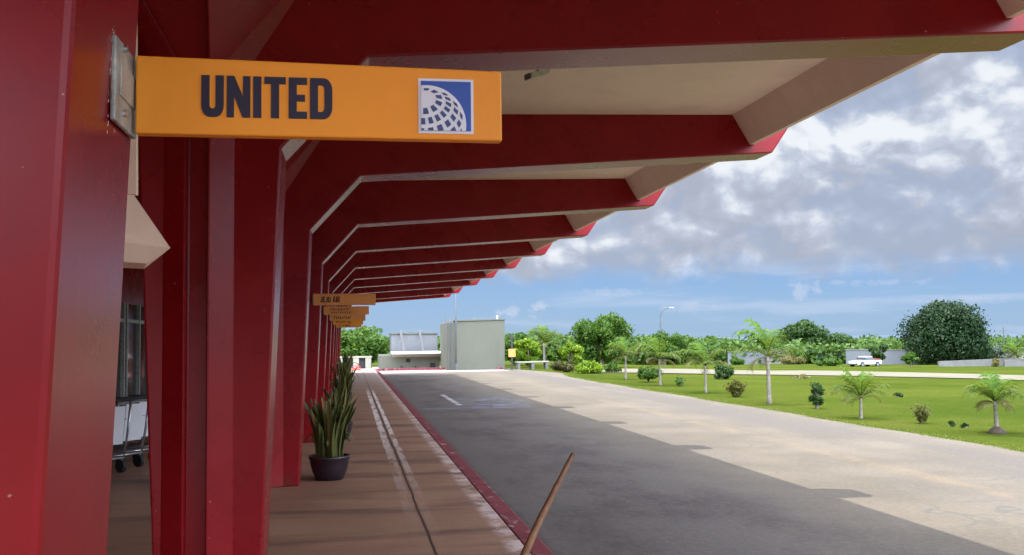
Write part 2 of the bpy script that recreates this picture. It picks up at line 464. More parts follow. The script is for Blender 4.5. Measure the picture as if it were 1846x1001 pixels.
def walk_build(t, b):
    p = wcoord(t)
    x, y, z = t.sep(p)
    n = t.noise(p, 0.75, 6, 0.6)
    cross = t.noise(t.vscale(p, (0.16, 1.0, 1)), 1.25, 5, 0.6)
    fine = t.noise(p, 38, 5, 0.7)
    c = t.mix(t.step(n, 0.32, 0.68), (0.255, 0.140, 0.088), (0.35, 0.205, 0.132))
    c = t.mix(t.math('MULTIPLY', t.step(cross, 0.46, 0.66), 0.85), c, (0.13, 0.072, 0.052))
    c = t.mix(t.math('MULTIPLY', t.step(t.noise(t.vscale(p, (0.6, 1, 1)), 2.1, 6, 0.65), 0.55, 0.75), 0.5), c, (0.37, 0.15, 0.095))
    # lighter towards the far end of the walk
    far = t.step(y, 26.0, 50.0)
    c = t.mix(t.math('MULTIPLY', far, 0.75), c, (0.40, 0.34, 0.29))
    # joints every bay and the long joint between the slabs
    jy = t.math('ABSOLUTE', t.math('SUBTRACT', t.math('FRACT', t.math('DIVIDE', t.math('ADD', y, 1.1), 2.4685)), 0.5))
    joint = t.math('SUBTRACT', 1.0, t.step(jy, 0.002, 0.006))
    c = t.mix(t.math('MULTIPLY', joint, 0.7), c, (0.05, 0.035, 0.03))
    wob = t.math('MULTIPLY', t.math('SUBTRACT', t.noise(p, 0.8, 3, 0.5), 0.5), 0.05)
    xw = t.math('ADD', x, wob)
    lj = t.math('SUBTRACT', 1.0, t.step(t.math('ABSOLUTE', t.math('SUBTRACT', xw, 0.63)), 0.007, 0.016))
    # white paint left either side of the joint
    wear = t.noise(t.vscale(p, (3.0, 0.5, 1)), 2.2, 6, 0.66)
    fade = t.math('MULTIPLY', t.step(y, 7.0, 24.0), t.math('SUBTRACT', 1.0, t.step(y, 30.0, 36.0)))
    band = t.math('ADD',
                  t.math('SUBTRACT', 1.0, t.step(t.math('ABSOLUTE', t.math('SUBTRACT', xw, 0.545)), 0.040, 0.062)),
                  t.math('SUBTRACT', 1.0, t.step(t.math('ABSOLUTE', t.math('SUBTRACT', xw, 0.698)), 0.028, 0.048)))
    white = t.math('MULTIPLY', band, t.math('MULTIPLY', fade, t.step(wear, 0.36, 0.54)))
    c = t.mix(t.math('MULTIPLY', white, 0.95), c, (0.80, 0.74, 0.70))
    edge = t.math('MULTIPLY', t.step(x, 1.14, 1.25), t.step(t.noise(p, 2.6, 6, 0.75), 0.42, 0.60))
    c = t.mix(t.math('MULTIPLY', edge, 0.85), c, (0.66, 0.54, 0.51))
    c = t.mix(t.math('MULTIPLY', lj, 0.9), c, (0.022, 0.018, 0.017))
    c = t.mix(t.math('MULTIPLY', t.step(fine, 0.5, 0.7), 0.25), c, (0.50, 0.34, 0.25))
    t.l.new(c, b.inputs['Base Color'])
    t.l.new(t.math('ADD', t.math('MULTIPLY', n, 0.3), 0.42), b.inputs['Roughness'])
    bp = t.new('ShaderNodeBump')
    bp.inputs['Strength'].default_value = 0.25
    bp.inputs['Distance'].default_value = 0.006
    t.l.new(fine, bp.inputs['Height'])
    t.l.new(bp.outputs[0], b.inputs['Normal'])


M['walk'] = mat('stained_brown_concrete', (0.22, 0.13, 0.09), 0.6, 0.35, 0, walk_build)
M['far_road'] = mottled('pale_far_road', (0.165, 0.150, 0.112), 0.15, 0.5, 0.95, 0.0)
M['apron'] = mottled('pale_pink_concrete', (0.36, 0.29, 0.26), 0.12, 0.8, 0.85, 0.3)


def sea_build(t, b):
    b.inputs['Base Color'].default_value = (0.045, 0.075, 0.12, 1)


M['sea'] = mat('sea_water', (0.05, 0.12, 0.24), 0.35, 0.4, 0, sea_build)


# ------------------------------------------------------------------ mesh helpers
class MB:
    def __init__(self):
        self.v = []
        self.f = []

    def add(self, vs_, fs_):
        o = len(self.v)
        self.v += [tuple(q) for q in vs_]
        self.f += [tuple(i + o for i in f_) for f_ in fs_]
        return self

    def box(self, x0, x1, y0, y1, z0, z1):
        return self.add([(x0, y0, z0), (x1, y0, z0), (x1, y1, z0), (x0, y1, z0), (x0, y0, z1), (x1, y0, z1), (x1, y1, z1), (x0, y1, z1)],
                        [(3, 2, 1, 0), (4, 5, 6, 7), (0, 1, 5, 4), (1, 2, 6, 5), (2, 3, 7, 6), (3, 0, 4, 7)])

    def prism(self, pts, y0, y1):            # polygon in x, z pushed along y
        n = len(pts)
        vs_ = [(a, y0, b) for a, b in pts] + [(a, y1, b) for a, b in pts]
        fs_ = [tuple(range(n)), tuple(range(2 * n - 1, n - 1, -1))]
        for i in range(n):
            j = (i + 1) % n
            fs_.append((j, i, i + n, j + n))
        return self.add(vs_, fs_)

    def loft(self, rings, caps=True):        # rings of equal length
        n = len(rings[0])
        vs_ = [q for r_ in rings for q in r_]
        fs_ = []
        for k in range(len(rings) - 1):
            for i in range(n):
                j = (i + 1) % n
                fs_.append((k * n + i, k * n + j, (k + 1) * n + j, (k + 1) * n + i))
        if caps:
            fs_.append(tuple(range(n - 1, -1, -1)))
            fs_.append(tuple(range((len(rings) - 1) * n, len(rings) * n)))
        return self.add(vs_, fs_)

    def tube(self, pts, rad, n=8):
        pts = [Vector(q) for q in pts]
        if not isinstance(rad, (list, tuple)):
            rad = [rad] * len(pts)
        rings = []
        ref = Vector((0.31, 0.72, 0.12))
        for i, q in enumerate(pts):
            d = (pts[min(i + 1, len(pts) - 1)] - pts[max(i - 1, 0)]).normalized()
            a = d.cross(ref)
            if a.length < 1e-4:
                a = d.cross(Vector((1, 0, 0)))
            a.normalize()
            b = d.cross(a)
            rings.append([q + (a * math.cos(t_) + b * math.sin(t_)) * rad[i] for t_ in [2 * math.pi * k / n for k in range(n)]])
        return self.loft(rings)

    def lathe(self, prof, n=24, c=(0, 0, 0)):
        rings = [[(c[0] + r_ * math.cos(2 * math.pi * k / n), c[1] + r_ * math.sin(2 * math.pi * k / n), c[2] + z_) for k in range(n)] for r_, z_ in prof]
        return self.loft(rings)

    def build(self, name, material, parent=None, bevel=0.0, smooth=False, loc=None):
        me = bpy.data.meshes.new(name)
        me.from_pydata(self.v, [], self.f)
        bm = bmesh.new()
        bm.from_mesh(me)
        bmesh.ops.recalc_face_normals(bm, faces=bm.faces)
        bm.to_mesh(me)
        bm.free()
        me.materials.append(material)
        if smooth:
            me.polygons.foreach_set('use_smooth', [True] * len(me.polygons))
        o = bpy.data.objects.new(name, me)
        COL.objects.link(o)
        if parent is not None:
            o.parent = parent
        if loc is not None:
            o.location = loc
        if bevel:
            bv = o.modifiers.new('bevel', 'BEVEL')
            bv.width = bevel
            bv.segments = 2
            bv.limit_method = 'ANGLE'
            bv.angle_limit = R(35)
        return o


def tag(o, label=None, cat=None, group=None, kind=None):
    if label:
        o['label'] = label
    if cat:
        o['category'] = cat
    if group:
        o['group'] = group
    if kind:
        o['kind'] = kind
    return o


def thing(name, label, cat, loc=(0, 0, 0), rz=0.0, group=None):
    o = bpy.data.objects.new(name, None)
    o.empty_display_size = 0.1
    COL.objects.link(o)
    o.location = loc
    o.rotation_euler = (0, 0, rz)
    return tag(o, label, cat, group)


def copy_tree(o, parent=None):
    c = o.copy()
    COL.objects.link(c)
    if parent is not None:
        c.parent = parent
    for ch in o.children:
        copy_tree(ch, c)
    return c


def np_mesh(name, verts, quads, material, parent=None, loc=None):
    me = bpy.data.meshes.new(name)
    nv, nf = len(verts), len(quads)
    me.vertices.add(nv)
    me.vertices.foreach_set('co', np.asarray(verts, dtype=np.float32).ravel())
    k = quads.shape[1]
    me.loops.add(nf * k)
    me.loops.foreach_set('vertex_index', quads.astype(np.int32).ravel())
    me.polygons.add(nf)
    me.polygons.foreach_set('loop_start', np.arange(0, nf * k, k, dtype=np.int32))
    me.update(calc_edges=True)
    me.validate()
    me.materials.append(material)
    o = bpy.data.objects.new(name, me)
    COL.objects.link(o)
    if parent is not None:
        o.parent = parent
    if loc is not None:
        o.location = loc
    return o


def leaf_cards(pos, nrm, size, aspect=2.2):
    """one folded little leaf quad at every position, facing roughly along nrm"""
    n = len(pos)
    nrm = nrm + rng.normal(0, 0.55, (n, 3))
    nrm /= np.linalg.norm(nrm, axis=1)[:, None] + 1e-9
    t_ = np.cross(nrm, rng.normal(0, 1, (n, 3)))
    t_ /= np.linalg.norm(t_, axis=1)[:, None] + 1e-9
    b_ = np.cross(nrm, t_)
    s = size * rng.uniform(0.6, 1.35, n)[:, None]
    L, Wd = s * 0.5 * aspect ** 0.5, s * 0.5 / aspect ** 0.5
    v = np.stack([pos - t_ * L, pos + b_ * Wd - t_ * L * 0.1, pos + t_ * L, pos - b_ * Wd - t_ * L * 0.1], 1).reshape(-1, 3)
    q = np.arange(n * 4).reshape(n, 4)
    return v, q


def blob_points(centers, radii, n, inner=0.62):
    """points near the surface of a cluster of uneven ellipsoids, with outward normals"""
    centers = np.asarray(centers, float)
    radii = np.asarray(radii, float)
    wts = (radii.prod(1)) ** (2 / 3)
    k = rng.choice(len(centers), n, p=wts / wts.sum())
    d = rng.normal(0, 1, (n, 3))
    d /= np.linalg.norm(d, axis=1)[:, None]
    r = rng.uniform(inner, 1.08, n)[:, None]
    return centers[k] + d * radii[k] * r, d


# ------------------------------------------------------------------ terrain
def ss(a, b, x):
    t_ = min(1, max(0, (x - a) / (b - a)))
    return t_ * t_ * (3 - 2 * t_)


def zg(x, y):
    D = math.hypot(x, y)
    p_ = -.15 - .0155 * max(0, min(D, 75) - 30) - .0115 * max(0, min(D, 130) - 75) - .03 * max(0, min(D, 520) - 130)
    w_ = max(ss(12, 30, x), ss(80, 120, D))
    return -.15 + w_ * (p_ + .15)


def terrain():
    radii = [0, 4, 8, 11, 14]
    r_ = 14.0
    while r_ < 520:
        r_ *= 1.045
        radii.append(r_)
    radii += [540, 600, 700]
    na = 180
    vs_ = [(0, 0, zg(0, 0))]
    fs_ = []
    for r_ in radii[1:]:
        for k in range(na):
            a = 2 * math.pi * k / na
            x_, y_ = r_ * math.sin(a), r_ * math.cos(a)
            z_ = zg(x_, y_)
            if r_ > 530:
                z_ -= (r_ - 530) * 0.05
            vs_.append((x_, y_, z_))
    for k in range(na):
        fs_.append((0, 1 + (k + 1) % na, 1 + k))
    for i in range(len(radii) - 2):
        for k in range(na):
            j = (k + 1) % na
            fs_.append((1 + i * na + k, 1 + i * na + j, 1 + (i + 1) * na + j, 1 + (i + 1) * na + k))
    o = MB().add(vs_, fs_).build('ground', M['grass'], smooth=True)
    tag(o, kind='structure')


terrain()
n_ = 96
MB().add([(0, 0, -14)] + [(45000 * math.sin(2 * math.pi * k / n_), 45000 * math.cos(2 * math.pi * k / n_), -14) for k in range(n_)],
         [(0, 1 + (k + 1) % n_, 1 + k) for k in range(n_)]).build('sea', M['sea'])['kind'] = 'structure'


def wob(y, k=0.0):
    return 0.05 * math.sin(y * 0.9 + k) + 0.03 * math.sin(y * 2.7 + k * 2) + 0.02 * math.sin(y * 6.1 + k)


def strip(name, material, near, far, z, rows=6, on_ground=False):
    """a sheet between two edge polylines"""
    m = MB()
    n = len(near)
    vs_, fs_ = [], []
    for i in range(n):
        for k in range(rows + 1):
            f = k / rows
            x_ = near[i][0] * (1 - f) + far[i][0] * f
            y_ = near[i][1] * (1 - f) + far[i][1] * f
            vs_.append((x_, y_, (zg(x_, y_) if on_ground else 0) + z))
    for i in range(n - 1):
        for k in range(rows):
            a = i * (rows + 1) + k
            fs_.append((a, a + 1, a + rows + 2, a + rows + 1))
    o = m.add(vs_, fs_).build(name, material, smooth=True)
    o['kind'] = 'structure'
    return o


# the drive past the terminal; its grass edge wanders a little
ys = [-30 + 0.5 * i for i in range(181)]
rx = []
for y_ in ys:
    if y_ < 44:
        ex = 9.72
    else:
        ex = 9.72 + 0.75 * ss(44, 51, y_) - 1.2 * ss(51, 60, y_)
    rx.append(ex + wob(y_))
strip('road', M['road'], [(1.50, y_) for y_ in ys], [(rx[i], y_) for i, y_ in enumerate(ys)], -0.13, 8)
# walkway, with its floor running on under the building
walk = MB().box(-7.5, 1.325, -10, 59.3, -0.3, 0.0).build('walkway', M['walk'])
walk['kind'] = 'structure'
k_ = MB()
kp = [(1.33, y_) for y_ in range(-10, 60)]
k_.prism([(1.33, -0.3), (1.515, -0.3), (1.51, -0.02), (1.49, 0.004), (1.33, 0.004)], -10, 59.3)
ko = k_.build('kerb', M['kerb_red'], bevel=0.012)
ko['kind'] = 'structure'
# end kerb in front of the low buildings and the pale sunlit apron
ek = MB()
arc = [(1.33, 59.35), (2.5, 59.6), (4.0, 59.75), (5.5, 59.7), (7.2, 59.2), (8.6, 58.4)]
ring = []
for i, (x_, y_) in enumerate(arc):
    ring.append([(x_, y_, -0.2), (x_, y_ + 0.35, -0.2), (x_, y_ + 0.35, 0.0), (x_, y_ + 0.02, 0.0)])
ek.loft(ring).build('end_kerb', M['kerb_red'])['kind'] = 'structure'
strip('apron', M['apron'], [(1.53, 54.3), (4.0, 54.9), (6.0, 55.2), (8.6, 55.6)], [(1.53, 59.3), (4.0, 59.7), (6.0, 59.6), (8.6, 58.35)], -0.122, 2)
strip('yard', M['apron'], [(-9, 59.4), (1.3, 59.4), (2.5, 59.97), (4, 60.12), (5.5, 60.05), (8.7, 58.8)], [(-9, 66), (1.3, 68), (2.5, 68), (4, 68), (5.5, 68), (8.7, 66)], -0.10, 2)
# the loop road beyond the lawn
near = [(12, 51), (15.3, 48.6), (18.2, 47.2), (20.8, 47.3), (24.9, 47.3), (27.6, 45), (28.5, 41), (28.2, 33), (27.5, 20), (27, 5)]
far = [(12, 56.6), (15.5, 57.2), (19, 60), (26, 67), (31.4, 67), (33, 60), (34.2, 51), (34.2, 44), (33.5, 24), (33, 5)]


def dens(pl, k=6):
    out = []
    n = len(pl)
    for i in range(n - 1):
        p0, p1, p2_, p3 = pl[max(i - 1, 0)], pl[i], pl[i + 1], pl[min(i + 2, n - 1)]
        for s in range(k):
            t_ = s / k
            out.append(tuple(0.5 * (2 * b_ + (c_ - a_) * t_ + (2 * a_ - 5 * b_ + 4 * c_ - d_) * t_ ** 2 + (-a_ + 3 * b_ - 3 * c_ + d_) * t_ ** 3)
                             for a_, b_, c_, d_ in zip(p0, p1, p2_, p3)))
    out.append(pl[-1])
    return out


strip('loop_road', M['far_road'], dens(near), dens(far), 0.035, 10, True)

# ------------------------------------------------------------------ the terminal: columns, cantilever beams, soffits
BAY = 4.937
Y0 = 1.838
TH = 0.52
FR = [Y0 + BAY * n for n in range(-1, 9)] + [48.3, 53.0]
term = thing('airport_terminal', 'long open fronted terminal arcade of glossy red columns and cantilever beams under beige soffits', 'building')


SEAM = 2.864
CORE = [(-1.19, 0.03), (-1.185, 0.0), (-1.03, -0.085), (-1.03, -0.006), (-0.895, -0.006), (-0.895, -0.095), (-0.735, 0.0), (-0.735, 0.03)]


def core(m, s, yb, rows):
    """grooved rib on the face of a column; rows give height, sideways flare and forward reach"""
    r_ = []
    for z_, left, right, fwd in rows:
        ring_ = []
        for k, (a, b) in enumerate(CORE):
            x_ = a + (left * (1.0 if k > 1 else 1.6) if k < 4 else right * (1.0 if k > 5 else 0.12))
            y_ = b - (fwd if 2 <= k <= 5 else 0.0) if b < 0.02 else b
            ring_.append((x_, yb + y_, z_))
        r_.append(ring_)
    m.loft(r_)


def column_mesh():
    m = MB()
    # narrow plate across the walk, tapering to its foot
    m.prism([(-1.22, 0), (-0.571, 0), (-0.442, SEAM), (-1.34, SEAM)], 0, TH)
    core(m, -1, 0.0, [(0, 0, 0, 0), (SEAM, 0, 0, 0)])
    return m


def beam_mesh():
    m = MB()
    m.prism([(-0.442, SEAM), (0.123, 3.485), (5.08, 3.83), (5.35, 4.22), (5.27, 4.42), (-7.4, 4.42), (-7.4, 3.75), (-2.1, 3.485), (-1.34, SEAM)], 0, TH)
    core(m, -1, 0.0, [(SEAM, 0, 0, 0), (3.28, 0, 0.02, 0), (4.28, -0.55, 0.66, 0.85)])
    return m


def edge_bevel(o, width):
    """round the long edges but leave the joint between column and beam flush"""
    me = o.data
    at_ = me.attributes.new('bevel_weight_edge', 'FLOAT', 'EDGE')
    for e_ in me.edges:
        z0_, z1_ = (me.vertices[q].co.z for q in e_.vertices)
        at_.data[e_.index].value = 0.0 if abs(z0_ - SEAM) < 1e-4 and abs(z1_ - SEAM) < 1e-4 else 1.0
    bv = o.modifiers.new('bevel', 'BEVEL')
    bv.width = width
    bv.segments = 2
    bv.limit_method = 'WEIGHT'


c0 = column_mesh().build('column', M['red'], term)
b0 = beam_mesh().build('roof_beam', M['red'], term)
edge_bevel(c0, 0.02)
edge_bevel(b0, 0.02)
c0.location.y = b0.location.y = FR[0]
for y_ in FR[1:]:
    for src in (c0, b0):
        c = src.copy()
        COL.objects.link(c)
        c.parent = term
        c.location.y = y_
SOF = [(-7.4, 4.17), (0.0, 4.19), (4.578, 4.285), (4.79, 3.925), (4.845, 3.925), (4.90, 4.52), (-7.4, 4.52)]
for a, b in zip(FR[:-1], FR[1:]):
    MB().prism(SOF, a + TH - 0.004, b + 0.004).build('soffit', M['beige'], term)
# closed back of the arcade
MB().box(-7.6, -7.42, -10, 56, 0, 4.5).build('back_wall', M['red'], term)
MB().box(-7.42, -5.2, 8.0, 56, 2.55, 4.17).build('shop_fascia', M['red'], term)
MB().box(-5.30, -5.2, 8.0, 56, 0, 0.25).build('plinth', M['dark'], term)
for i in range(9):
    a = 9.0 + i * 3.2
    wn = MB().box(-5.24, -5.22, a, a + 3.0, 0.25, 2.55).build('window', M['glass'], term)
    f = MB()
    for y_ in (a, a + 1.45, a + 2.9):
        f.box(-5.22, -5.14, y_, y_ + 0.10, 0.25, 2.55)
    f.box(-5.22, -5.15, a + 0.1, a + 2.9, 2.1, 2.18)
    f.build('frame', M['steel'], wn)
# the beige wedge that hangs from the ceiling behind the first column
dz = MB()
dz.prism([(-1.75, 4.18), (-0.862, 4.18), (-0.835, 2.19), (-1.75, 2.19)], 4.2, 4.24)
tp = [(-1.75, 4.0, 2.28), (-0.835, 4.16, 2.18), (-0.90, 4.50, 2.18), (-1.75, 4.50, 2.28)]
md = [(-1.75, 3.85, 2.08), (-0.70, 4.18, 1.975), (-0.80, 4.55, 1.975), (-1.75, 4.6, 2.0)]
bt = [(-1.75, 3.95, 1.97), (-0.79, 4.20, 1.915), (-0.86, 4.5, 1.915), (-1.75, 4.55, 1.97)]
dz.loft([tp, md, bt])
dz.build('ceiling_wedge', M['beige'], term)

# ------------------------------------------------------------------ lettering
def poly_obj(name, loops, material, parent, depth, matrix):
    """flat filled outline (holes allowed) with real thickness; loops in x, z"""
    cu = bpy.data.curves.new(name, 'CURVE')
    cu.dimensions = '2D'
    cu.fill_mode = 'BOTH'
    cu.extrude = depth / 2
    for lp in loops:
        s = cu.splines.new('POLY')
        s.points.add(len(lp) - 1)
        for i, (a, b) in enumerate(lp):
            s.points[i].co = (a, b, 0, 1)
        s.use_cyclic_u = True
    tmp = bpy.data.objects.new(name, cu)
    COL.objects.link(tmp)
    dg = bpy.context.evaluated_depsgraph_get()
    me = bpy.data.meshes.new_from_object(tmp.evaluated_get(dg))
    bpy.data.objects.remove(tmp)
    me.name = name
    me.transform(matrix @ Matrix.Rotation(R(90), 4, 'X'))
    me.materials.clear()
    me.materials.append(material)
    o = bpy.data.objects.new(name, me)
    COL.objects.link(o)
    o.parent = parent
    return o


def arcp(cx, cy, rx_, ry_, a0, a1, n=8):
    return [(cx + rx_ * math.cos(R(a0 + (a1 - a0) * i / n)), cy + ry_ * math.sin(R(a0 + (a1 - a0) * i / n))) for i in range(n + 1)]


S = 0.27   # stem width, for a cap height of 1 (condensed bold capitals)


def glyph(ch):
    if ch == 'U':
        w_ = 0.74
        return w_, [[(0, 1), (0, .28)] + arcp(.28, .28, .28, .28, 180, 270) + arcp(w_ - .28, .28, .28, .28, 270, 360) + [(w_, 1), (w_ - S, 1), (w_ - S, .29)]
                    + arcp(w_ - S - .09, .29, .09, .09, 0, -90, 5) + arcp(S + .09, .29, .09, .09, 270, 180, 5) + [(S, 1)]]
    if ch == 'N':
        w_ = 0.78
        return w_, [[(0, 0), (S - .03, 0), (S - .03, .52), (w_ - .26, 0), (w_, 0), (w_, 1), (w_ - S + .03, 1), (w_ - S + .03, .50), (.25, 1), (0, 1)]]
    if ch == 'I':
        return S, [[(0, 0), (S, 0), (S, 1), (0, 1)]]
    if ch == 'T':
        w_ = 0.72
        return w_, [[(w_ / 2 - S / 2, 0), (w_ / 2 + S / 2, 0), (w_ / 2 + S / 2, .83), (w_, .83), (w_, 1), (0, 1), (0, .83), (w_ / 2 - S / 2, .83)]]
    if ch == 'E':
        w_ = 0.62
        return w_, [[(0, 0), (w_, 0), (w_, .17), (S, .17), (S, .42), (w_ - .07, .42), (w_ - .07, .58), (S, .58), (S, .83), (w_, .83), (w_, 1), (0, 1)]]
    if ch == 'D':
        w_ = 0.76
        return w_, [[(0, 0), (w_ - .30, 0)] + arcp(w_ - .30, .30, .30, .30, -90, 0) + arcp(w_ - .30, .70, .30, .30, 0, 90) + [(0, 1)],
                    [(S, .17), (S, .83)] + arcp(w_ - S - .1, .73, .1, .1, 90, 0, 5) + arcp(w_ - S - .1, .27, .1, .1, 0, -90, 5)]
    if ch == 'J':
        w_ = 0.6
        return w_, [[(w_, 1), (w_ - S, 1), (w_ - S, .27)] + arcp(w_ - S - .08, .25, .08, .09, 0, -180, 5)[1:] + [(w_ - S - .16, .34), (0, .34), (0, .27)] + arcp(.27, .27, .27, .27, 180, 270) + arcp(w_ - .27, .27, .27, .27, 270, 360)]
    if ch == 'A':
        w_ = 0.78
        return w_, [[(0, 0), (S - .02, 0), (S + .01, .18), (w_ - S - .01, .18), (w_ - S + .02, 0), (w_, 0), (w_ - .22, 1), (.22, 1)],
                    [(.31, .35), (w_ - .31, .35), (w_ / 2, .78)]]
    if ch == 'R':
        w_ = 0.74
        return w_, [[(0, 0), (S, 0), (S, .40), (S + .06, .40), (w_ - S + .03, 0), (w_, 0), (w_ - .20, .45)] + arcp(w_ - .26, .74, .26, .26, -60, 90) + [(0, 1)],
                    [(S, .56), (S, .84)] + arcp(w_ - S - .06, .70, .08, .14, 90, -90, 6)]
    return 0.34, []


def write(text, height, xscale, material, parent, x0, y_, z0, gap=0.10, depth=0.006):
    x_ = 0.0
    for ch in text:
        w_, loops = glyph(ch)
        if loops:
            mt = Matrix.Translation((x0 + x_ * height * xscale, y_, z0))
            poly_obj('letter', [[(a * height * xscale, b * height) for a, b in lp] for lp in loops], material, parent, depth, mt)
        x_ += w_ + gap
    return x_ * height * xscale


def clip_poly(poly, x0, x1, y0, y1):
    for ax, lim, sgn in ((0, x0, 1), (0, x1, -1), (1, y0, 1), (1, y1, -1)):
        out = []
        for i in range(len(poly)):
            p_, q_ = poly[i - 1], poly[i]
            ip, iq = sgn * (p_[ax] - lim) >= 0, sgn * (q_[ax] - lim) >= 0
            if ip != iq:
                t_ = (lim - p_[ax]) / (q_[ax] - p_[ax])
                out.append((p_[0] + (q_[0] - p_[0]) * t_, p_[1] + (q_[1] - p_[1]) * t_))
            if iq:
                out.append(q_)
        poly = out
        if not poly:
            return []
    return poly


def flat_polys(name, polys, material, parent, x0, y_, z0, size, depth):
    m = MB()
    for pl in polys:
        if len(pl) < 3:
            continue
        pts = [(x0 + a * size, z0 + b * size) for a, b in pl]
        m.prism(pts, y_ - depth, y_)
    return m.build(name, material, parent)


# ------------------------------------------------------------------ the near sign
SY = 2.27
sg = thing('airline_sign', 'large orange sign with navy lettering and blue globe emblem on the nearest column', 'sign', (-0.455, SY, 2.05))
pm = MB()
pm.prism([(0.0, 0.0), (0.795, -0.002), (0.795, 0.158), (0.0, 0.170)], 0, 0.035)
pm.build('panel', M['orange'], sg, bevel=0.004)
# thickness of the film and letters stands proud of the face
tw = write('UNITED', 0.091, 0.70, M['ink'], sg, 0.137, -0.0015, 0.039, gap=0.10, depth=0.003)
LX, LZ, LS = 0.612, 0.018, 0.112
MB().box(LX - 0.006, LX + LS + 0.006, -0.0022, -0.0002, LZ - 0.006, LZ + LS + 0.006).build('emblem_border', M['white_film'], sg)
MB().box(LX, LX + LS, -0.0042, -0.0024, LZ, LZ + LS).build('emblem_field', M['blue'], sg)
CX, CY, RR = 0.12, 0.13, 0.78
disc = clip_poly([(CX + RR * math.cos(2 * math.pi * i / 96), CY + RR * math.sin(2 * math.pi * i / 96)) for i in range(96)], 0.0, 1.0, 0.0, 1.0)
flat_polys('emblem_globe', [disc], M['white_film'], sg, LX, -0.0044, LZ, LS, 0.0014)
# dark tiles between parallels and meridians seen round a tilted pole
pole = Vector((-0.10, 0.70, 0.70)).normalized()
ax1 = pole.cross(Vector((0, 0, 1))).normalized()
ax2 = pole.cross(ax1)
tiles = []


def gp(lat, lon):
    d = pole * math.sin(lat) + (ax1 * math.cos(lon) + ax2 * math.sin(lon)) * math.cos(lat)
    return d


for i, la in enumerate(range(70, -60, -16)):
    nl = 11 if la > 60 else 20
    for k in range(nl):
        lo0 = 360 / nl * k + (4 if i % 2 else 0)
        lo1 = lo0 + 360 / nl * 0.56
        la0, la1 = R(la), R(la - 10.0)
        edge = [(la0, lo0 + (lo1 - lo0) * s / 4) for s in range(5)] + [(la1, lo1 - (lo1 - lo0) * s / 4) for s in range(5)]
        pts = [gp(a, R(o)) for a, o in edge]
        if min(p_.z for p_ in pts) < 0.10:
            continue
        pl = clip_poly([(CX + RR * 0.955 * p_.x, CY + RR * 0.955 * p_.y) for p_ in pts], 0.0, 1.0, 0.0, 1.0)
        if pl:
            tiles.append(pl)
flat_polys('emblem_tiles', tiles, M['navy'], sg, LX, -0.006, LZ, LS, 0.0012)
# steel plate on the column's side, with bolts and scraped paint round it
br = MB().box(-0.020, -0.008, -0.145, 0.06, -0.002, 0.172).build('bracket', M['steel'], sg, bevel=0.004)
bm_ = MB()
bm_.box(-0.0085, -0.004, -0.115, 0.03, 0.055, 0.125)
bm_.build('stiffener', M['steel'], br, bevel=0.002)
for z_ in (0.015, 0.15):
    MB().tube([(-0.008, -0.08, z_ + 0.01), (0.0, -0.08, z_ + 0.01)], 0.008, 10).build('bolt', M['chrome'], br)
for i in range(34):
    z_ = random.uniform(-0.03, 0.195)
    yy = -0.139 - abs(random.gauss(0, 0.010)) if random.random() < 0.75 else random.uniform(-0.135, 0.0)
    if yy > -0.135:
        z_ = random.choice((-0.006, 0.177)) + random.gauss(0, 0.006)
    s_ = random.uniform(0.003, 0.011)
    x_ = -0.0215 + 0.045 * (z_ - 0.08)
    fl = MB()
    fl.add([(x_, yy - s_, z_ - s_ * .6), (x_ + .0015, yy + s_ * .3, z_ - s_), (x_ + .0015, yy + s_, z_ + s_ * .5), (x_, yy - s_ * .2, z_ + s_)], [(0, 1, 2, 3)])
    fl.build('paint_flake', M['paint_chip'], br)

# signs on the columns farther along
far_signs = [
    (3, -0.585, 0.985, 0.185, 2.175, 'JEJU AIR', 'faded orange hanging sign lettered in dark brown, second in the row from the camera', 'orange_faded'),
    (4, -0.55, 0.93, 0.175, 2.15, None, 'weathered orange hanging sign with two lines of dark lettering, third in the row', 'orange_faded'),
    (5, -0.52, 0.90, 0.18, 2.12, None, 'dull orange hanging sign, fourth in the row, just below the third one', 'orange_faded'),
    (6, -0.52, 0.90, 0.18, 2.10, None, 'reddish orange hanging sign, fifth in the row along the columns', 'orange'),
    (7, -0.50, 0.88, 0.18, 2.08, None, 'small far orange sign, farthest of the row above the plants', 'orange_faded'),
]
for n, x0, wd, ht, z0, text, lab, mt in far_signs:
    y_ = Y0 + BAY * n - 0.05
    s = thing('hanging_sign', lab, 'sign', (x0, y_, z0), 0, 'orange signs hung in a row on the columns')
    MB().box(0, wd, 0, 0.035, 0, ht).build('panel', M[mt], s, bevel=0.004)
    MB().box(-0.012, 0.05, 0.03, 0.09, 0.02, ht - 0.02).build('bracket', M['steel'], s)
    if text:
        write(text, ht * 0.50, 0.62, M['brown_ink'], s, 0.11, -0.0015, ht * 0.25, depth=0.003)
    else:
        rr = random.Random(n)
        for row in ((0.52, 0.30), (0.15, 0.22)) if n == 4 else ((0.28, 0.42),):
            x_ = 0.10
            while x_ < wd * 0.58:
                lw = rr.uniform(0.025, 0.05)
                if rr.random() > 0.12:      # worn, unreadable letter strokes
                    hz = row[1] * ht * rr.uniform(0.85, 1.0)
                    c0_, c1_ = rr.choice(((0.0, 0.3), (0.4, 0.7), (0.72, 1.0)))
                    z_ = row[0] * ht
                    lt = MB()
                    lt.prism([(x_, z_), (x_ + lw * 0.4, z_), (x_ + lw * 0.4, z_ + hz * c0_ + 0.001), (x_ + lw, z_ + hz * c0_ + 0.001), (x_ + lw, z_ + hz * c1_),
                              (x_ + lw * 0.4, z_ + hz * c1_), (x_ + lw * 0.4, z_ + hz + 0.001), (x_, z_ + hz + 0.001)], -0.003, -0.0002)
                    lt.build('letter', M['brown_ink'], s)
                x_ += lw + 0.014

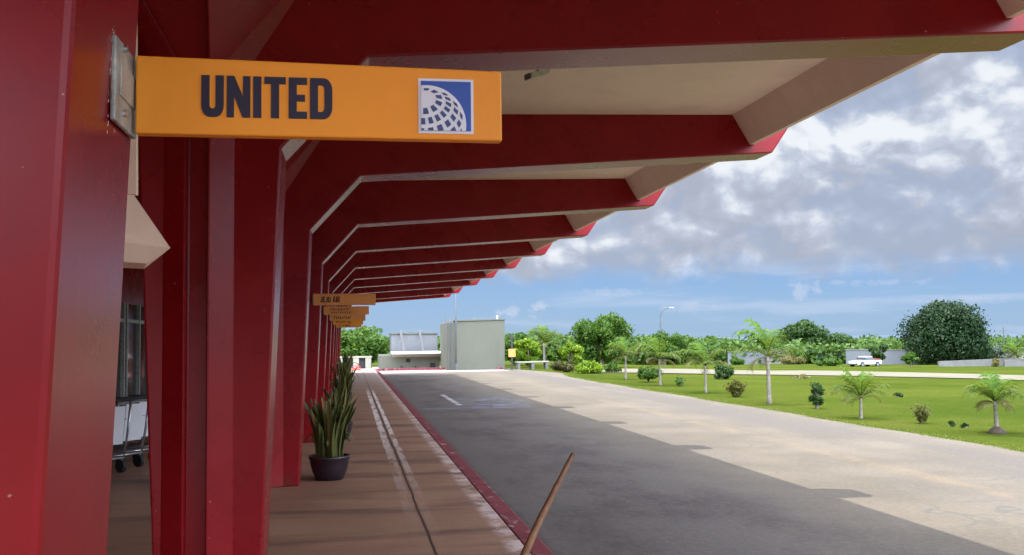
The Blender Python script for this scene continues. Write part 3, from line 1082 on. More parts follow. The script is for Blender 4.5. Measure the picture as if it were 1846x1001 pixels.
# ------------------------------------------------------------------ flood light under the second soffit
fl_ = thing('flood_light', 'small grey floodlight fixed under the beige soffit above the large sign', 'light', (1.78, 9.5, 4.21), R(20))
MB().box(-0.05, 0.05, -0.04, 0.04, -0.02, 0.02).build('mount', M['steel'], fl_, bevel=0.004)
MB().tube([(0, 0, -0.02), (-0.01, 0, -0.07)], 0.014, 8).build('arm', M['steel'], fl_)
hd = MB()
hd.loft([[(-0.12, -0.06, -0.15), (-0.12, 0.06, -0.15), (-0.10, 0.06, -0.085), (-0.10, -0.06, -0.085)],
         [(0.10, -0.04, -0.07), (0.10, 0.04, -0.07), (0.10, 0.04, -0.03), (0.10, -0.04, -0.03)]])
hd.build('lamp_head', M['steel'], fl_, bevel=0.005)
MB().box(-0.128, -0.121, -0.05, 0.05, -0.14, -0.095).build('lens', M['glass'], fl_)


# ------------------------------------------------------------------ potted snake plants
def snake_leaves(seed, n, hmax, spread):
    r_ = random.Random(seed)
    m = MB()
    for i in range(n):
        a = r_.uniform(0, 6.283)
        q = r_.random() ** 0.6 * 0.145
        lean = spread * r_.uniform(0.15, 1.0) * (0.4 + q * 5)
        h = hmax * r_.uniform(0.38, 1.0)
        wd = r_.uniform(0.018, 0.031)
        px, py = q * math.cos(a), q * math.sin(a)
        tw_ = r_.uniform(0, 3.14)
        fa = a + r_.uniform(-0.6, 0.6)
        vs_, fs_ = [], []
        droop = r_.random() < 0.12
        for s in range(7):
            t_ = s / 6
            out = lean * t_ * t_ * h
            z_ = 0.27 + h * t_
            if droop and t_ > 0.4:
                z_ -= (t_ - 0.4) ** 2 * h * 1.9
                out += (t_ - 0.4) * 0.35 * h
            k = wd * (0.55 + 1.3 * t_ - 1.1 * t_ ** 2) * (1 if s < 6 else 0.12)
            ta = tw_ + t_ * 0.9
            cx_, cy_ = px + out * math.cos(fa), py + out * math.sin(fa)
            vs_ += [(cx_ - k * math.cos(ta), cy_ - k * math.sin(ta), z_), (cx_ + 0.012 * math.sin(ta), cy_ - 0.012 * math.cos(ta), z_),
                    (cx_ + k * math.cos(ta), cy_ + k * math.sin(ta), z_)]
        for s in range(6):
            o_ = s * 3
            fs_ += [(o_, o_ + 1, o_ + 4, o_ + 3), (o_ + 1, o_ + 2, o_ + 5, o_ + 4)]
        m.add(vs_, fs_)
    return m


pot_prof = [(0.135, 0.0), (0.15, 0.004), (0.185, 0.09), (0.208, 0.17), (0.215, 0.23), (0.226, 0.245), (0.228, 0.27), (0.222, 0.28), (0.202, 0.275), (0.198, 0.25)]
pots = [(12.22, -0.245, 0.68, 'broad purple brown pot of tall snake plant, nearest of the row beside the red columns'),
        (17.15, -0.20, 0.62, 'pot of snake plant second from the camera, half hidden behind the nearest pot'),
        (22.1, -0.20, 0.68, 'pot of snake plant third from the camera along the red columns'),
        (27.0, -0.19, 0.75, 'pot of snake plant fourth from the camera along the red columns'),
        (31.9, -0.18, 0.80, 'pot of snake plant fifth from the camera along the red columns'),
        (36.9, -0.18, 0.80, 'pot of snake plant sixth from the camera along the red columns'),
        (41.8, -0.17, 0.95, 'farthest pot of snake plant, at the far end of the red columns')]
for i, (y_, x_, h_, lab) in enumerate(pots):
    p_ = thing('potted_plant', lab, 'potted plant', (x_, y_, 0), i * 1.3, 'potted snake plants along the columns')
    p_.scale = (1.06, 1.06, 1.0)
    MB().lathe(pot_prof, 28).build('pot', M['pot'], p_, smooth=True)
    MB().lathe([(0.199, 0.245), (0.199, 0.252), (0.10, 0.262), (0.01, 0.265)], 20).build('soil', M['soil'], p_)
    snake_leaves(20 + i, 95 if i == 0 else 60, h_, 0.36).build('leaves', M['leaf_snake'], p_, smooth=True)

# ------------------------------------------------------------------ luggage carts in the dim bay
def make_cart():
    t = thing('luggage_cart', 'x', 'cart', (0, 0, 0), 0, 'luggage carts nested in the dim arcade')
    f = MB()
    for s in (-1, 1):
        f.tube([(s * 0.26, -0.45, 0.16), (s * 0.24, 0.42, 0.20), (s * 0.24, 0.50, 0.55), (s * 0.24, 0.56, 0.98)], 0.016, 7)
    f.tube([(-0.26, -0.45, 0.16), (0.26, -0.45, 0.16)], 0.016, 7)
    f.tube([(-0.24, 0.42, 0.20), (0.24, 0.42, 0.20)], 0.016, 7)
    for k in range(5):
        x_ = -0.17 + k * 0.085
        f.tube([(x_, -0.45, 0.165), (x_, 0.42, 0.205)], 0.007, 5)
    f.build('frame', M['chrome'], t, smooth=True)
    MB().tube([(-0.26, 0.56, 0.98), (0.26, 0.56, 0.98)], 0.022, 8).build('handle', M['rubber'], t, smooth=True)
    pn = MB()
    pn.add([(-0.14, 0.52, 0.40), (0.14, 0.52, 0.40), (0.14, 0.575, 0.90), (-0.14, 0.575, 0.90), (-0.14, 0.535, 0.40), (0.14, 0.535, 0.40), (0.14, 0.59, 0.90), (-0.14, 0.59, 0.90)],
           [(3, 2, 1, 0), (4, 5, 6, 7), (0, 1, 5, 4), (1, 2, 6, 5), (2, 3, 7, 6), (3, 0, 4, 7)])
    pn.build('sign_board', M['panel'], t)
    bk = MB()
    for s in (-1, 1):
        bk.tube([(s * 0.22, 0.50, 0.72), (s * 0.20, 0.22, 0.70)], 0.008, 5)
    bk.tube([(-0.20, 0.22, 0.70), (0.20, 0.22, 0.70)], 0.008, 5)
    bk.tube([(-0.20, 0.22, 0.88), (0.20, 0.22, 0.88)], 0.008, 5)
    for k in range(6):
        x_ = -0.20 + 0.08 * k
        bk.tube([(x_, 0.22, 0.66), (x_, 0.22, 0.88)], 0.005, 4)
    bk.build('basket', M['chrome'], t)
    for x_, y_ in ((-0.25, 0.36), (0.25, 0.36), (0.0, -0.42)):
        wh = MB()
        wh.tube([(x_ - 0.022, y_, 0.085), (x_ + 0.022, y_, 0.085)], 0.085, 14)
        wo_ = wh.build('wheel', M['rubber'], t, smooth=False)
        MB().tube([(x_, y_, 0.085), (x_, y_ + 0.02, 0.18)], 0.014, 6).build('fork', M['chrome'], wo_)
    return t


cart = make_cart()
cart_spots = [(-3.27, 13.55, -2.29, 'luggage cart with white board nearest in the dim gap left of the second column'),
              (-3.17, 14.1, -2.25, 'luggage cart nested second in the row, behind the nearest cart'),
              (-3.08, 14.65, -2.32, 'luggage cart third in the nested row beside the dark shop windows'),
              (-3.0, 15.2, -2.27, 'rearmost luggage cart, farthest into the dim arcade')]
for i, (x_, y_, rz, lab) in enumerate(cart_spots):
    c = cart if i == 0 else copy_tree(cart)
    c.location = (x_, y_, 0)
    c.rotation_euler = (0, 0, rz)
    c['label'] = lab
    c.scale = (1, 1, 0.93)

# ------------------------------------------------------------------ leaning stick by the kerb
st_ = thing('wooden_stick', 'thin brown wooden stick leaning up in front of the red kerb', 'stick', (-0.01, 2.95, 0))
a = Vector((0, 0, 0.0))
b = Vector((1.08 + 0.01, 5.0 - 2.95, 1.03))
pts = [a.lerp(b, k / 8) + Vector((0.004 * math.sin(k * 1.7), 0, 0.004 * math.cos(k * 2.1))) for k in range(9)]
MB().tube(pts, [0.033 - 0.0027 * k for k in range(9)], 9).build('shaft', M['wood'], st_, smooth=True)
MB().lathe([(0.05, 0.0), (0.05, 0.012), (0.03, 0.03), (0.012, 0.03)], 16).build('foot', M['rubber'], st_)

# ------------------------------------------------------------------ buildings at the end of the drive
bx = thing('utility_block', 'tall windowless pale grey green concrete block at the end of the drive', 'building', (0, 0, 0))
m = MB()
m.prism([(5.95, -0.15), (8.78, -0.15), (8.80, 2.72), (5.98, 2.66)], 58.6, 63.0)
m.build('wall', M['pale_wall'], bx, bevel=0.03)
m = MB()
m.box(5.42, 5.948, 58.72, 62.8, -0.15, 2.60)
m.build('side_wing', M['pale_wall'], bx, bevel=0.03)
m = MB()
m.prism([(5.93, 2.66), (8.83, 2.722), (8.83, 2.79), (5.93, 2.73)], 58.55, 63.05)
m.build('parapet', M['pale_wall'], bx)
for x_ in (5.52, 5.70):
    MB().tube([(x_, 58.68, -0.1), (x_, 58.68, 2.68)], 0.026, 8).build('drain_pipe', M['pole'], bx)
MB().box(6.95, 7.25, 59.2, 59.5, 2.70, 2.84).build('roof_vent', M['grey_wall'], bx)
MB().tube([(8.45, 59.2, 2.7), (8.45, 59.2, 3.0)], 0.05, 8).build('roof_pipe', M['white'], bx)
MB().box(5.47, 5.9, 59.3, 59.7, 2.6, 2.84).build('roof_box', M['grey_wall'], bx)

lb = thing('low_building', 'low pale building with white slab roof and grey upper wall beside the tall block', 'building')
MB().box(1.75, 5.40, 63.0, 67.5, -0.15, 0.72).build('wall', M['pale_wall'], lb, bevel=0.02)
MB().box(2.45, 5.41, 62.2, 63.9, 0.78, 0.93).build('roof_slab', M['white'], lb, bevel=0.02)
MB().box(2.5, 5.395, 62.98, 64.2, 0.60, 0.775).build('lintel', M['cream_wall'], lb)
MB().box(2.50, 5.38, 64.2, 66.8, 0.72, 2.0).build('upper_wall', M['grey_wall'], lb, bevel=0.03)
MB().box(2.44, 5.40, 64.12, 66.9, 2.0, 2.08).build('coping', M['pale_wall'], lb)
for x_ in (3.05, 4.22):
    m = MB()
    m.loft([[(x_ + 0.1, 62.9, 0.93), (x_ + 0.26, 62.9, 0.93), (x_ + 0.26, 63.2, 0.93), (x_ + 0.1, 63.2, 0.93)],
            [(x_ - 0.06, 64.0, 2.25), (x_ + 0.08, 64.0, 2.25), (x_ + 0.08, 64.15, 2.25), (x_ - 0.06, 64.15, 2.25)]])
    m.build('slanted_strut', M['dark'], lb)
MB().box(3.35, 3.60, 62.96, 63.0, 0.28, 0.5).build('window', M['glass'], lb)
MB().box(4.80, 5.12, 62.95, 62.998, -0.10, 0.22).build('vent_opening', M['rubber'], lb)
for x_ in (3.0, 3.85):
    MB().box(x_, x_ + 0.1, 62.9, 62.998, -0.12, 0.08).build('outlet', M['dark'], lb)

# roadside things at the far end
pl = thing('lamp_post', 'tall slim grey lamp post in front of the pale block, rising past the canopy edge', 'lamp post', (5.93, 58.2, -0.13))
MB().lathe([(0.16, 0), (0.16, 0.03), (0.075, 0.05), (0.07, 0.4)], 12).build('base', M['pole'], pl)
MB().tube([(0, 0, 0.3), (0, 0, 3.0), (0, 0, 6.6)], [0.055, 0.05, 0.035], 10).build('pole', M['pole'], pl, smooth=True)
MB().tube([(0, 0, 6.5), (0.3, 0, 6.85), (1.1, 0, 6.95)], [0.035, 0.03, 0.025], 8).build('arm', M['pole'], pl, smooth=True)
MB().box(0.95, 1.5, -0.1, 0.1, 6.89, 6.98).build('lamp_head', M['steel'], pl, bevel=0.02)

rs = thing('road_sign', 'orange square sign on a dark post beside the tall pale block', 'sign', (9.02, 57.5, -0.15))
MB().tube([(0, 0, 0), (0, 0, 1.75)], 0.05, 8).build('post', M['dark'], rs)
MB().box(-0.20, 0.20, -0.075, -0.05, 0.75, 1.20).build('panel', M['orange_faded'], rs, bevel=0.01)
MB().lathe([(0.01, 1.75), (0.09, 1.78), (0.09, 2.08), (0.01, 2.12)], 10).build('post_cap', M['dark'], rs)

rb = thing('traffic_barrier', 'low red plastic barrier at the far end of the walkway', 'barrier', (0.15, 57.0, 0))
rb.scale = (0.8, 0.8, 0.62)
m = MB()
m.loft([[(-0.5, -0.2, 0), (0.5, -0.2, 0), (0.5, 0.2, 0), (-0.5, 0.2, 0)], [(-0.5, -0.18, 0.1), (0.5, -0.18, 0.1), (0.5, 0.18, 0.1), (-0.5, 0.18, 0.1)],
        [(-0.48, -0.07, 0.2), (0.48, -0.07, 0.2), (0.48, 0.07, 0.2), (-0.48, 0.07, 0.2)], [(-0.46, -0.05, 0.42), (0.46, -0.05, 0.42), (0.46, 0.05, 0.42), (-0.46, 0.05, 0.42)]])
m.build('body', M['red_plastic'], rb, bevel=0.02)
MB().box(-0.35, 0.35, -0.075, -0.062, 0.26, 0.33).build('stripe', M['white'], rb)

# cars parked in the shade beyond the end of the walkway, and benches
def bench(x_, y_, lab):
    t = thing('concrete_bench', lab, 'bench', (x_, y_, zg(x_, y_)), 0.2, 'low concrete benches at the far end')
    MB().box(-0.55, 0.55, -0.2, 0.2, 0.38, 0.46).build('seat', M['cream_wall'], t, bevel=0.01)
    for s in (-1, 1):
        MB().box(s * 0.42 - 0.07, s * 0.42 + 0.07, -0.17, 0.17, 0, 0.378).build('leg', M['concrete'], t)


bench(9.95, 58.6, 'pale concrete bench on the grass just right of the orange square sign')
bench(10.9, 59.2, 'pale concrete bench farther right, below the lime green bush')

gw = thing('boundary_wall', 'pale low wall with dark gaps at the far end behind the walkway', 'wall', (-0.9, 64.0, -0.15))
for i in range(5):
    MB().box(-1.2 + i * 0.75, -1.2 + i * 0.75 + 0.35, 0, 0.25, 0, 0.72).build('pier', M['cream_wall'], gw)
MB().box(-1.25, 2.2, -0.03, 0.28, 0.722, 0.82).build('coping', M['cream_wall'], gw)
MB().box(-1.25, 2.2, 0.27, 0.33, 0, 0.71).build('infill', M['dark'], gw)

# far street lamp
sl_ = thing('street_lamp', 'far street lamp with a curved arm standing above the treeline', 'street lamp', (34.0, 109.9, zg(34, 109.9)))
MB().tube([(0, 0, 0), (0, 0, 3), (0, 0, 5.3), (0.12, 0, 5.8), (0.5, 0, 6.15), (1.1, 0, 6.22)], [0.10, 0.09, 0.075, 0.07, 0.06, 0.05], 8).build('pole', M['pole'], sl_, smooth=True)
MB().box(0.95, 1.55, -0.15, 0.15, 6.14, 6.26).build('lamp_head', M['steel'], sl_, bevel=0.03)

# walls and hut across the lawn
def wall(x0, y0, x1, y1, h0, h1, material, lab, th=0.2, cap=True):
    L = math.hypot(x1 - x0, y1 - y0)
    t = thing('concrete_wall', lab, 'wall', (x0, y0, 0), math.atan2(y1 - y0, x1 - x0))
    zb0, zb1 = zg(x0, y0) - 0.3, zg(x1, y1) - 0.3
    z0, z1 = zg(x0, y0) + h0, zg(x1, y1) + h1
    m = MB()
    m.prism([(0, zb0), (L, zb1), (L, z1), (0, z0)], -th / 2, th / 2)
    m.build('wall', material, t)
    if cap:
        m = MB()
        m.prism([(-0.05, z0 + 0.002), (L + 0.05, z1 + 0.002), (L + 0.05, z1 + 0.09), (-0.05, z0 + 0.09)], -th / 2 - 0.05, th / 2 + 0.05)
        m.build('coping', M['concrete'], t)
    return t


wall(38.03, 100.2, 41.7, 99.3, 1.25, 1.25, M['grey_wall'], 'grey low wall behind the tallest young palm, left of the cream wall')
wall(41.75, 99.25, 45.2, 98.2, 1.38, 1.38, M['cream_wall'], 'cream low wall just right of the tallest young palm')
wall(46.75, 92.0, 51.9, 87.8, 1.35, 1.25, M['grey_wall'], 'grey wall standing behind the white pickup truck')
wall(47.2, 77.2, 53.6, 75.8, 0.42, 0.66, M['concrete'], 'long low concrete wall in front of the dark domed tree', 0.25, False)
wall(51.0, 74.2, 57.5, 73.4, 0.50, 0.85, M['concrete'], 'low concrete wall at the right edge beyond the lawn', 0.25, False)
ht = thing('white_hut', 'small white hut at the right edge beyond the lawn', 'hut', (63.4, 88.2, zg(63, 88)), -0.5)
MB().box(-1.2, 1.2, -1.0, 1.0, -0.2, 1.35).build('wall', M['white'], ht)
MB().box(-1.35, 1.35, -1.15, 1.15, 1.352, 1.5).build('roof', M['concrete'], ht, bevel=0.02)
MB().box(-0.6, 0.0, -1.03, -1.0, 0.0, 1.1).build('door', M['dark'], ht)


def utility_pole(x_, y_, h_, lab):
    t = thing('utility_pole', lab, 'pole', (x_, y_, zg(x_, y_)))
    MB().tube([(0, 0, 0), (0.02, 0, h_)], [0.07, 0.05], 7).build('shaft', M['pole'], t)
    MB().box(-0.35, 0.35, -0.03, 0.03, h_ - 0.35, h_ - 0.28).build('crossarm', M['pole'], t)


utility_pole(61.3, 89.1, 3.4, 'thin utility pole right of the dark domed tree')

# white pickup truck
def pickup():
    x_, y_ = 42.6, 80.6
    t = thing('pickup_truck', 'white pickup truck parked in front of the grey wall', 'pickup truck', (x_, y_, zg(x_, y_) - 0.05), R(200))
    t.scale = (0.7, 0.7, 0.7)
    L = 4.1
    body = MB()
    prof = [(-2.05, 0.32), (2.05, 0.32), (2.05, 0.62), (1.95, 0.72), (0.9, 0.80), (-2.05, 0.80)]
    body.prism(prof, -0.78, 0.78)
    body.build('body', M['car_white'], t, bevel=0.05)
    cab = MB()
    cab.loft([[(0.85, -0.74, 0.80), (0.85, 0.74, 0.80), (-0.75, 0.74, 0.80), (-0.75, -0.74, 0.80)],
              [(0.32, -0.62, 1.28), (0.32, 0.62, 1.28), (-0.62, 0.62, 1.28), (-0.62, -0.62, 1.28)]])
    cab.build('cab', M['car_white'], t, bevel=0.04)
    g_ = MB()
    g_.loft([[(0.79, -0.752, 0.86), (0.79, 0.752, 0.86), (-0.71, 0.752, 0.86), (-0.71, -0.752, 0.86)],
             [(0.42, -0.665, 1.2), (0.42, 0.665, 1.2), (-0.66, 0.665, 1.2), (-0.66, -0.665, 1.2)]])
    g_.build('window', M['glass'], t)
    MB().box(-2.0, -0.85, -0.7, 0.7, 0.795, 0.97).build('cargo', M['rust'], t, bevel=0.02)
    for x_, s in ((1.25, -1), (1.25, 1), (-1.3, -1), (-1.3, 1)):
        wh = MB().tube([(x_, s * 0.66, 0.33), (x_, s * 0.84, 0.33)], 0.33, 16).build('wheel', M['rubber'], t)
        MB().tube([(x_, s * 0.835, 0.33), (x_, s * 0.85, 0.33)], 0.19, 12).build('rim', M['chrome'], wh)
    for s in (-1, 1):
        MB().box(2.03, 2.07, s * 0.62 - 0.14, s * 0.62 + 0.14, 0.52, 0.64).build('headlight', M['chrome'], t)
        MB().box(-2.07, -2.03, s * 0.7 - 0.06, s * 0.7 + 0.06, 0.5, 0.72).build('tail_light', M['red_plastic'], t)
    MB().box(2.02, 2.12, -0.76, 0.76, 0.32, 0.44).build('bumper', M['dark'], t, bevel=0.02)


pickup()


# ------------------------------------------------------------------ trees
def tree(name, label, x_, y_, ztop, width, material, n=3200, leaf=0.16, lumps=26, trunk_h=0.25, flat=0.5, seed=1, cat='tree', group=None, depth=1.0, skirt=False):
    small = width < 1.4
    r_ = random.Random(seed)
    z0 = zg(x_, y_)
    H = ztop - z0
    t = thing(name, label, cat, (x_, y_, z0), 0, group)
    R_ = width / 2
    zb = H * trunk_h
    cs, rs_ = [], []
    for i in range(lumps):
        a = r_.uniform(0, 6.283)
        u = r_.random()
        zz = r_.uniform(0.0, 1.0)
        env = math.sqrt(max(0.04, 1 - (abs(zz - flat) / max(flat, 1 - flat)) ** 2.1))
        q = env * (0.35 + 0.65 * math.sqrt(u)) * 0.80
        lr = R_ * ((r_.uniform(0.13, 0.36) if skirt else r_.uniform(0.20, 0.38)) if not small else r_.uniform(0.26, 0.46))
        cs.append((R_ * q * math.cos(a), R_ * q * math.sin(a) * depth, zb + lr * 0.5 + (H - zb - lr * 1.5) * zz))
        rs_.append((lr * r_.uniform(0.9, 1.25), lr * r_.uniform(0.9, 1.25), lr * (r_.uniform(0.6, 0.9) if not skirt else r_.uniform(0.9, 1.5))))
    p_, d_ = blob_points(cs, rs_, n, 0.25 if small else 0.62)
    p_ = p_ + rng.normal(0, 0.012 * width, p_.shape)
    keep = (p_[:, 2] < H + 0.02 * width) & (p_[:, 2] > zb * 0.5)
    v, q = leaf_cards(p_[keep], d_[keep], leaf)
    np_mesh('crown', v, q, material, t)
    m = MB()
    tr = max(0.04, R_ * 0.07)
    m.tube([(0, 0, -0.1), (0.02 * R_, 0, zb), (0.05 * R_, 0.02, H * 0.6)], [tr * 1.3, tr, tr * 0.4], 8)
    for i in range(0, lumps, 3):
        c = Vector(cs[i])
        s = Vector((0, 0, zb * r_.uniform(0.6, 1.3)))
        m.tube([s, s.lerp(c, 0.5) + Vector((0, 0, 0.06 * H)), c], [tr * 0.5, tr * 0.3, tr * 0.1], 5)
    m.build('trunk', M['bark'], t, smooth=True)
    return t


tree('broad_tree', 'large rounded mid green tree right of the tall pale block', 15.6, 63.0, 3.45, 4.0, M['leaf_mid'], 9000, 0.17, 40, 0.16, 0.45, 3)
tree('domed_tree', 'big dark green domed tree beyond the lawn on the right', 53.6, 86.6, 4.55, 8.5, M['leaf_dark'], 30000, 0.20, 95, 0.03, 0.05, 4, skirt=True)
tree('spreading_tree', 'deep green tree behind the tallest young palm, rising above the cream wall', 47.2, 102, 3.45, 5.2, M['leaf_deep'], 6000, 0.26, 30, 0.2, 0.6, 5)
tree('spreading_tree', 'lower deep green tree to the right of the cream wall', 49.9, 99.6, 2.05, 4.2, M['leaf_deep'], 4500, 0.24, 24, 0.15, 0.5, 6)
tree('spreading_tree', 'green tree with a flat top directly below the far street lamp', 32.2, 103, 2.45, 5.0, M['leaf_mid'], 5000, 0.24, 28, 0.12, 0.5, 7)
tree('spreading_tree', 'green tree between the street lamp tree and the tallest young palm', 38.0, 106, 1.75, 4.6, M['leaf_mid'], 3800, 0.25, 22, 0.1, 0.5, 8)
tree('roundish_tree', 'small dark green tree just left of the small lollipop bush', 44.8, 82.2, 1.2, 1.8, M['leaf_deep'], 2200, 0.15, 16, 0.25, 0.55, 9)
tree('lollipop_bush', 'small pale green rounded bush on a short stem left of the domed tree', 44.2, 76.2, 0.30, 1.6, M['leaf_mid'], 2200, 0.12, 14, 0.2, 0.5, 10)
tree('leafy_tree', 'dark leafy tree past the far end of the red columns', 0.7, 70.5, 2.55, 3.9, M['leaf_mid'], 7000, 0.19, 34, 0.12, 0.5, 11)
tree('leafy_tree', 'leafy tree at the left behind the far columns and signs', -3.2, 72.0, 3.0, 4.6, M['leaf_mid'], 4500, 0.21, 28, 0.12, 0.5, 12)
tree('lime_bush', 'bright lime green bush beside the orange square sign', 10.75, 62.2, 1.75, 1.7, M['leaf_lime'], 3200, 0.15, 18, 0.1, 0.55, 13, 'bush')
tree('hedge_tree', 'dark green tree behind the lime green bush', 11.0, 67.5, 2.15, 3.0, M['leaf_mid'], 3800, 0.18, 22, 0.1, 0.5, 14)
tree('leafy_shrub', 'lime tinted shrub with layered leaves at the left foot of the large rounded tree', 12.15, 56.0, 1.45, 1.5, M['leaf_lime'], 2600, 0.14, 15, 0.12, 0.6, 15, 'bush')
tree('leafy_shrub', 'dark reddish shrub under the layered lime shrub', 11.05, 52.8, 0.55, 1.3, M['leaf_red'], 1700, 0.12, 11, 0.05, 0.4, 16, 'bush')
tree('low_shrub', 'bright yellow green low shrub at the grass edge right of the reddish shrub', 11.8, 50.2, 0.55, 1.35, M['leaf_lime'], 2000, 0.11, 12, 0.05, 0.4, 17, 'bush')
tree('low_shrub', 'darker green low shrub right of the yellow green one', 13.2, 51.0, 0.42, 0.95, M['leaf_mid'], 1400, 0.11, 9, 0.05, 0.4, 18, 'bush')
tree('ball_bush', 'clipped round green bush on the lawn between two young palms', 11.62, 39.3, 0.58, 1.0, M['leaf_mid'], 3000, 0.075, 22, 0.04, 0.45, 19, 'bush')
tree('ball_bush', 'dark clipped round bush set back on the lawn near the loop road', 15.3, 41.0, 0.52, 0.85, M['leaf_deep'], 2600, 0.075, 20, 0.04, 0.45, 20, 'bush')
tree('cone_shrub', 'slim upright dark green shrub on the lawn right of the tallest palm', 11.05, 23.3, 0.52, 0.36, M['leaf_deep'], 1500, 0.05, 34, 0.14, 0.42, 22, 'bush')
tree('grass_tuft', 'low dark tuft on the open lawn above the reddish croton', 15.2, 26.9, -0.02, 0.28, M['leaf_deep'], 220, 0.06, 5, 0.0, 0.4, 25, 'plant')
tree('grass_tuft', 'small dark tuft near the road edge left of the nearest palm', 11.25, 18.05, -0.04, 0.16, M['leaf_deep'], 120, 0.05, 4, 0.0, 0.4, 26, 'plant')
tree('grass_tuft', 'lesser dark tuft beside the other, right of the sparse croton', 11.32, 17.7, -0.06, 0.13, M['leaf_deep'], 90, 0.05, 4, 0.0, 0.4, 27, 'plant')
tree('grass_tuft', 'flat brown patch of plants on the lawn by the loop road', 19.3, 42.3, -0.10, 0.9, M['leaf_old'], 300, 0.08, 8, 0.0, 0.4, 28, 'plant', depth=2.0)
tree('spiky_shrub', 'grey green shrub near the utility pole at the right edge', 60.6, 89.0, 0.75, 3.0, M['leaf_grey'], 1600, 0.2, 16, 0.05, 0.5, 29, 'bush')
tree('spiky_shrub', 'pale tall weeds at the gap between the two low concrete walls', 50.4, 74.3, -0.25, 1.0, M['leaf_old'], 500, 0.14, 8, 0.0, 0.5, 30, 'bush')
tree('shade_filler_shrub', 'dark shrub added to stand for the shaded opening between the cream wall and the grey wall behind the pickup', 46.6, 97.0, -0.1, 2.6, M['leaf_dark'], 2200, 0.17, 16, 0.0, 0.45, 51, 'bush')  # two dark shrubs added in place of the shaded opening under the trees
tree('shade_filler_shrub', 'second dark shrub added to stand for the shaded opening, right behind the shrub beside the pickup truck', 48.6, 96.5, 0.15, 2.4, M['leaf_dark'], 2000, 0.17, 16, 0.0, 0.45, 52, 'bush')
tree('weed_shrub', 'olive shrub standing in front of the grey low wall left of the tallest palm', 37.6, 96.5, -0.15, 2.0, M['leaf_mid'], 1500, 0.15, 14, 0.0, 0.5, 53, 'bush')
tree('weed_shrub', 'brownish shrub standing in front of the cream wall', 42.6, 95.0, -0.2, 2.6, M['leaf_old'], 1600, 0.15, 14, 0.0, 0.5, 54, 'bush')
tree('field_shrub', 'wide green shrub between the cream wall and the pickup truck', 41.3, 84.5, -0.25, 2.2, M['leaf_mid'], 1500, 0.14, 14, 0.0, 0.45, 31, 'bush')


def stem_shrub(name, label, x_, y_, h, width, material, stems, per, leaf, seed, cat='bush'):
    """many stems fanning up from one base, each clothed in leaves towards its tip"""
    r_ = random.Random(seed)
    t = thing(name, label, cat, (x_, y_, zg(x_, y_)))
    m = MB()
    pos, nrm = [], []
    for i in range(stems):
        a = r_.uniform(0, 6.283)
        lean = r_.uniform(0.05, 1.0) ** 0.7 * width * 0.5
        hh = h * r_.uniform(0.55, 1.0) * (1.0 - 0.35 * (lean / (width * 0.5)))
        tip = Vector((lean * math.cos(a), lean * math.sin(a), hh))
        mid = Vector((tip.x * 0.45, tip.y * 0.45, hh * 0.55))
        m.tube([(tip.x * 0.05, tip.y * 0.05, -0.02), mid, tip], [0.009, 0.006, 0.003], 5)
        for k in range(per):
            f = 0.22 + 0.78 * r_.random()
            q = mid * (2 * f) if f < 0.5 else mid.lerp(tip, 2 * f - 1)
            j = Vector((r_.gauss(0, 1), r_.gauss(0, 1), r_.gauss(0, 0.7))) * leaf * 0.55
            pos.append(tuple(q + j))
            nrm.append((j.x, j.y, abs(j.z) + 0.02))
    v, q = leaf_cards(np.array(pos), np.array(nrm) / leaf, leaf, 2.8)
    np_mesh('leaves', v, q, material, t)
    m.build('stems', M['bark'], t)
    return t


stem_shrub('croton_shrub', 'reddish green bushy croton on the lawn left of the tallest palm', 11.05, 28.5, 0.56, 0.60, M['leaf_croton'], 46, 26, 0.075, 61)
stem_shrub('croton_shrub', 'sparse reddish croton with bare tips between the two nearest palms', 11.1, 18.8, 0.42, 0.46, M['leaf_croton'], 30, 16, 0.055, 62)
stem_shrub('small_shrub', 'tiny sparse shrub on the lawn left of the second clipped bush', 11.6, 35.3, 0.48, 0.40, M['leaf_mid'], 16, 14, 0.07, 63)


# ------------------------------------------------------------------ palms
def frond(m, base, az_, el0, L, droop, leaflet, nl=20, wind=0.0, w=0.019):
    """curved midrib carrying leaflets on both sides"""
    pts = []
    p_ = Vector(base)
    e_ = el0
    seg = 9
    for s in range(seg + 1):
        pts.append(p_.copy())
        d = Vector((math.cos(az_) * math.cos(e_), math.sin(az_) * math.cos(e_), math.sin(e_)))
        d.x += wind * (s / seg) ** 1.3
        d.normalize()
        p_ = p_ + d * (L / seg)
        e_ -= droop / seg * (0.4 + 1.2 * s / seg)
    m.tube(pts, [0.011 * (1 - 0.8 * i / seg) * (L / 0.8) + 0.002 for i in range(seg + 1)], 4)
    for i in range(nl):
        t_ = 0.14 + 0.86 * i / (nl - 1)
        k = min(seg - 1, int(t_ * seg))
        f = t_ * seg - k
        q = pts[k].lerp(pts[k + 1], f)
        d = (pts[k + 1] - pts[k]).normalized()
        side = d.cross(Vector((0, 0, 1)))
        if side.length < 1e-3:
            side = Vector((1, 0, 0))
        side.normalize()
        ll = leaflet * math.sin(math.pi * min(1, 0.2 + 0.8 * (1 - t_) + 0.12)) ** 0.6 * random.uniform(0.8, 1.15)
        for s in (-1, 1):
            dirn = (side * s * 0.85 + d * 0.6 + Vector((wind * 0.6, 0, random.uniform(-0.35, 0.15)))).normalized()
            wv_ = d * w * (L / 0.8)
            mid = q + dirn * ll * 0.5 + Vector((0, 0, 0.02 * ll))
            end = q + dirn * ll - Vector((0, 0, 0.3 * ll))
            m.add([q - wv_ * 0.4, q + wv_ * 0.4, mid + wv_ * 0.6, end, mid - wv_ * 0.6], [(0, 1, 2, 4), (4, 2, 3)])


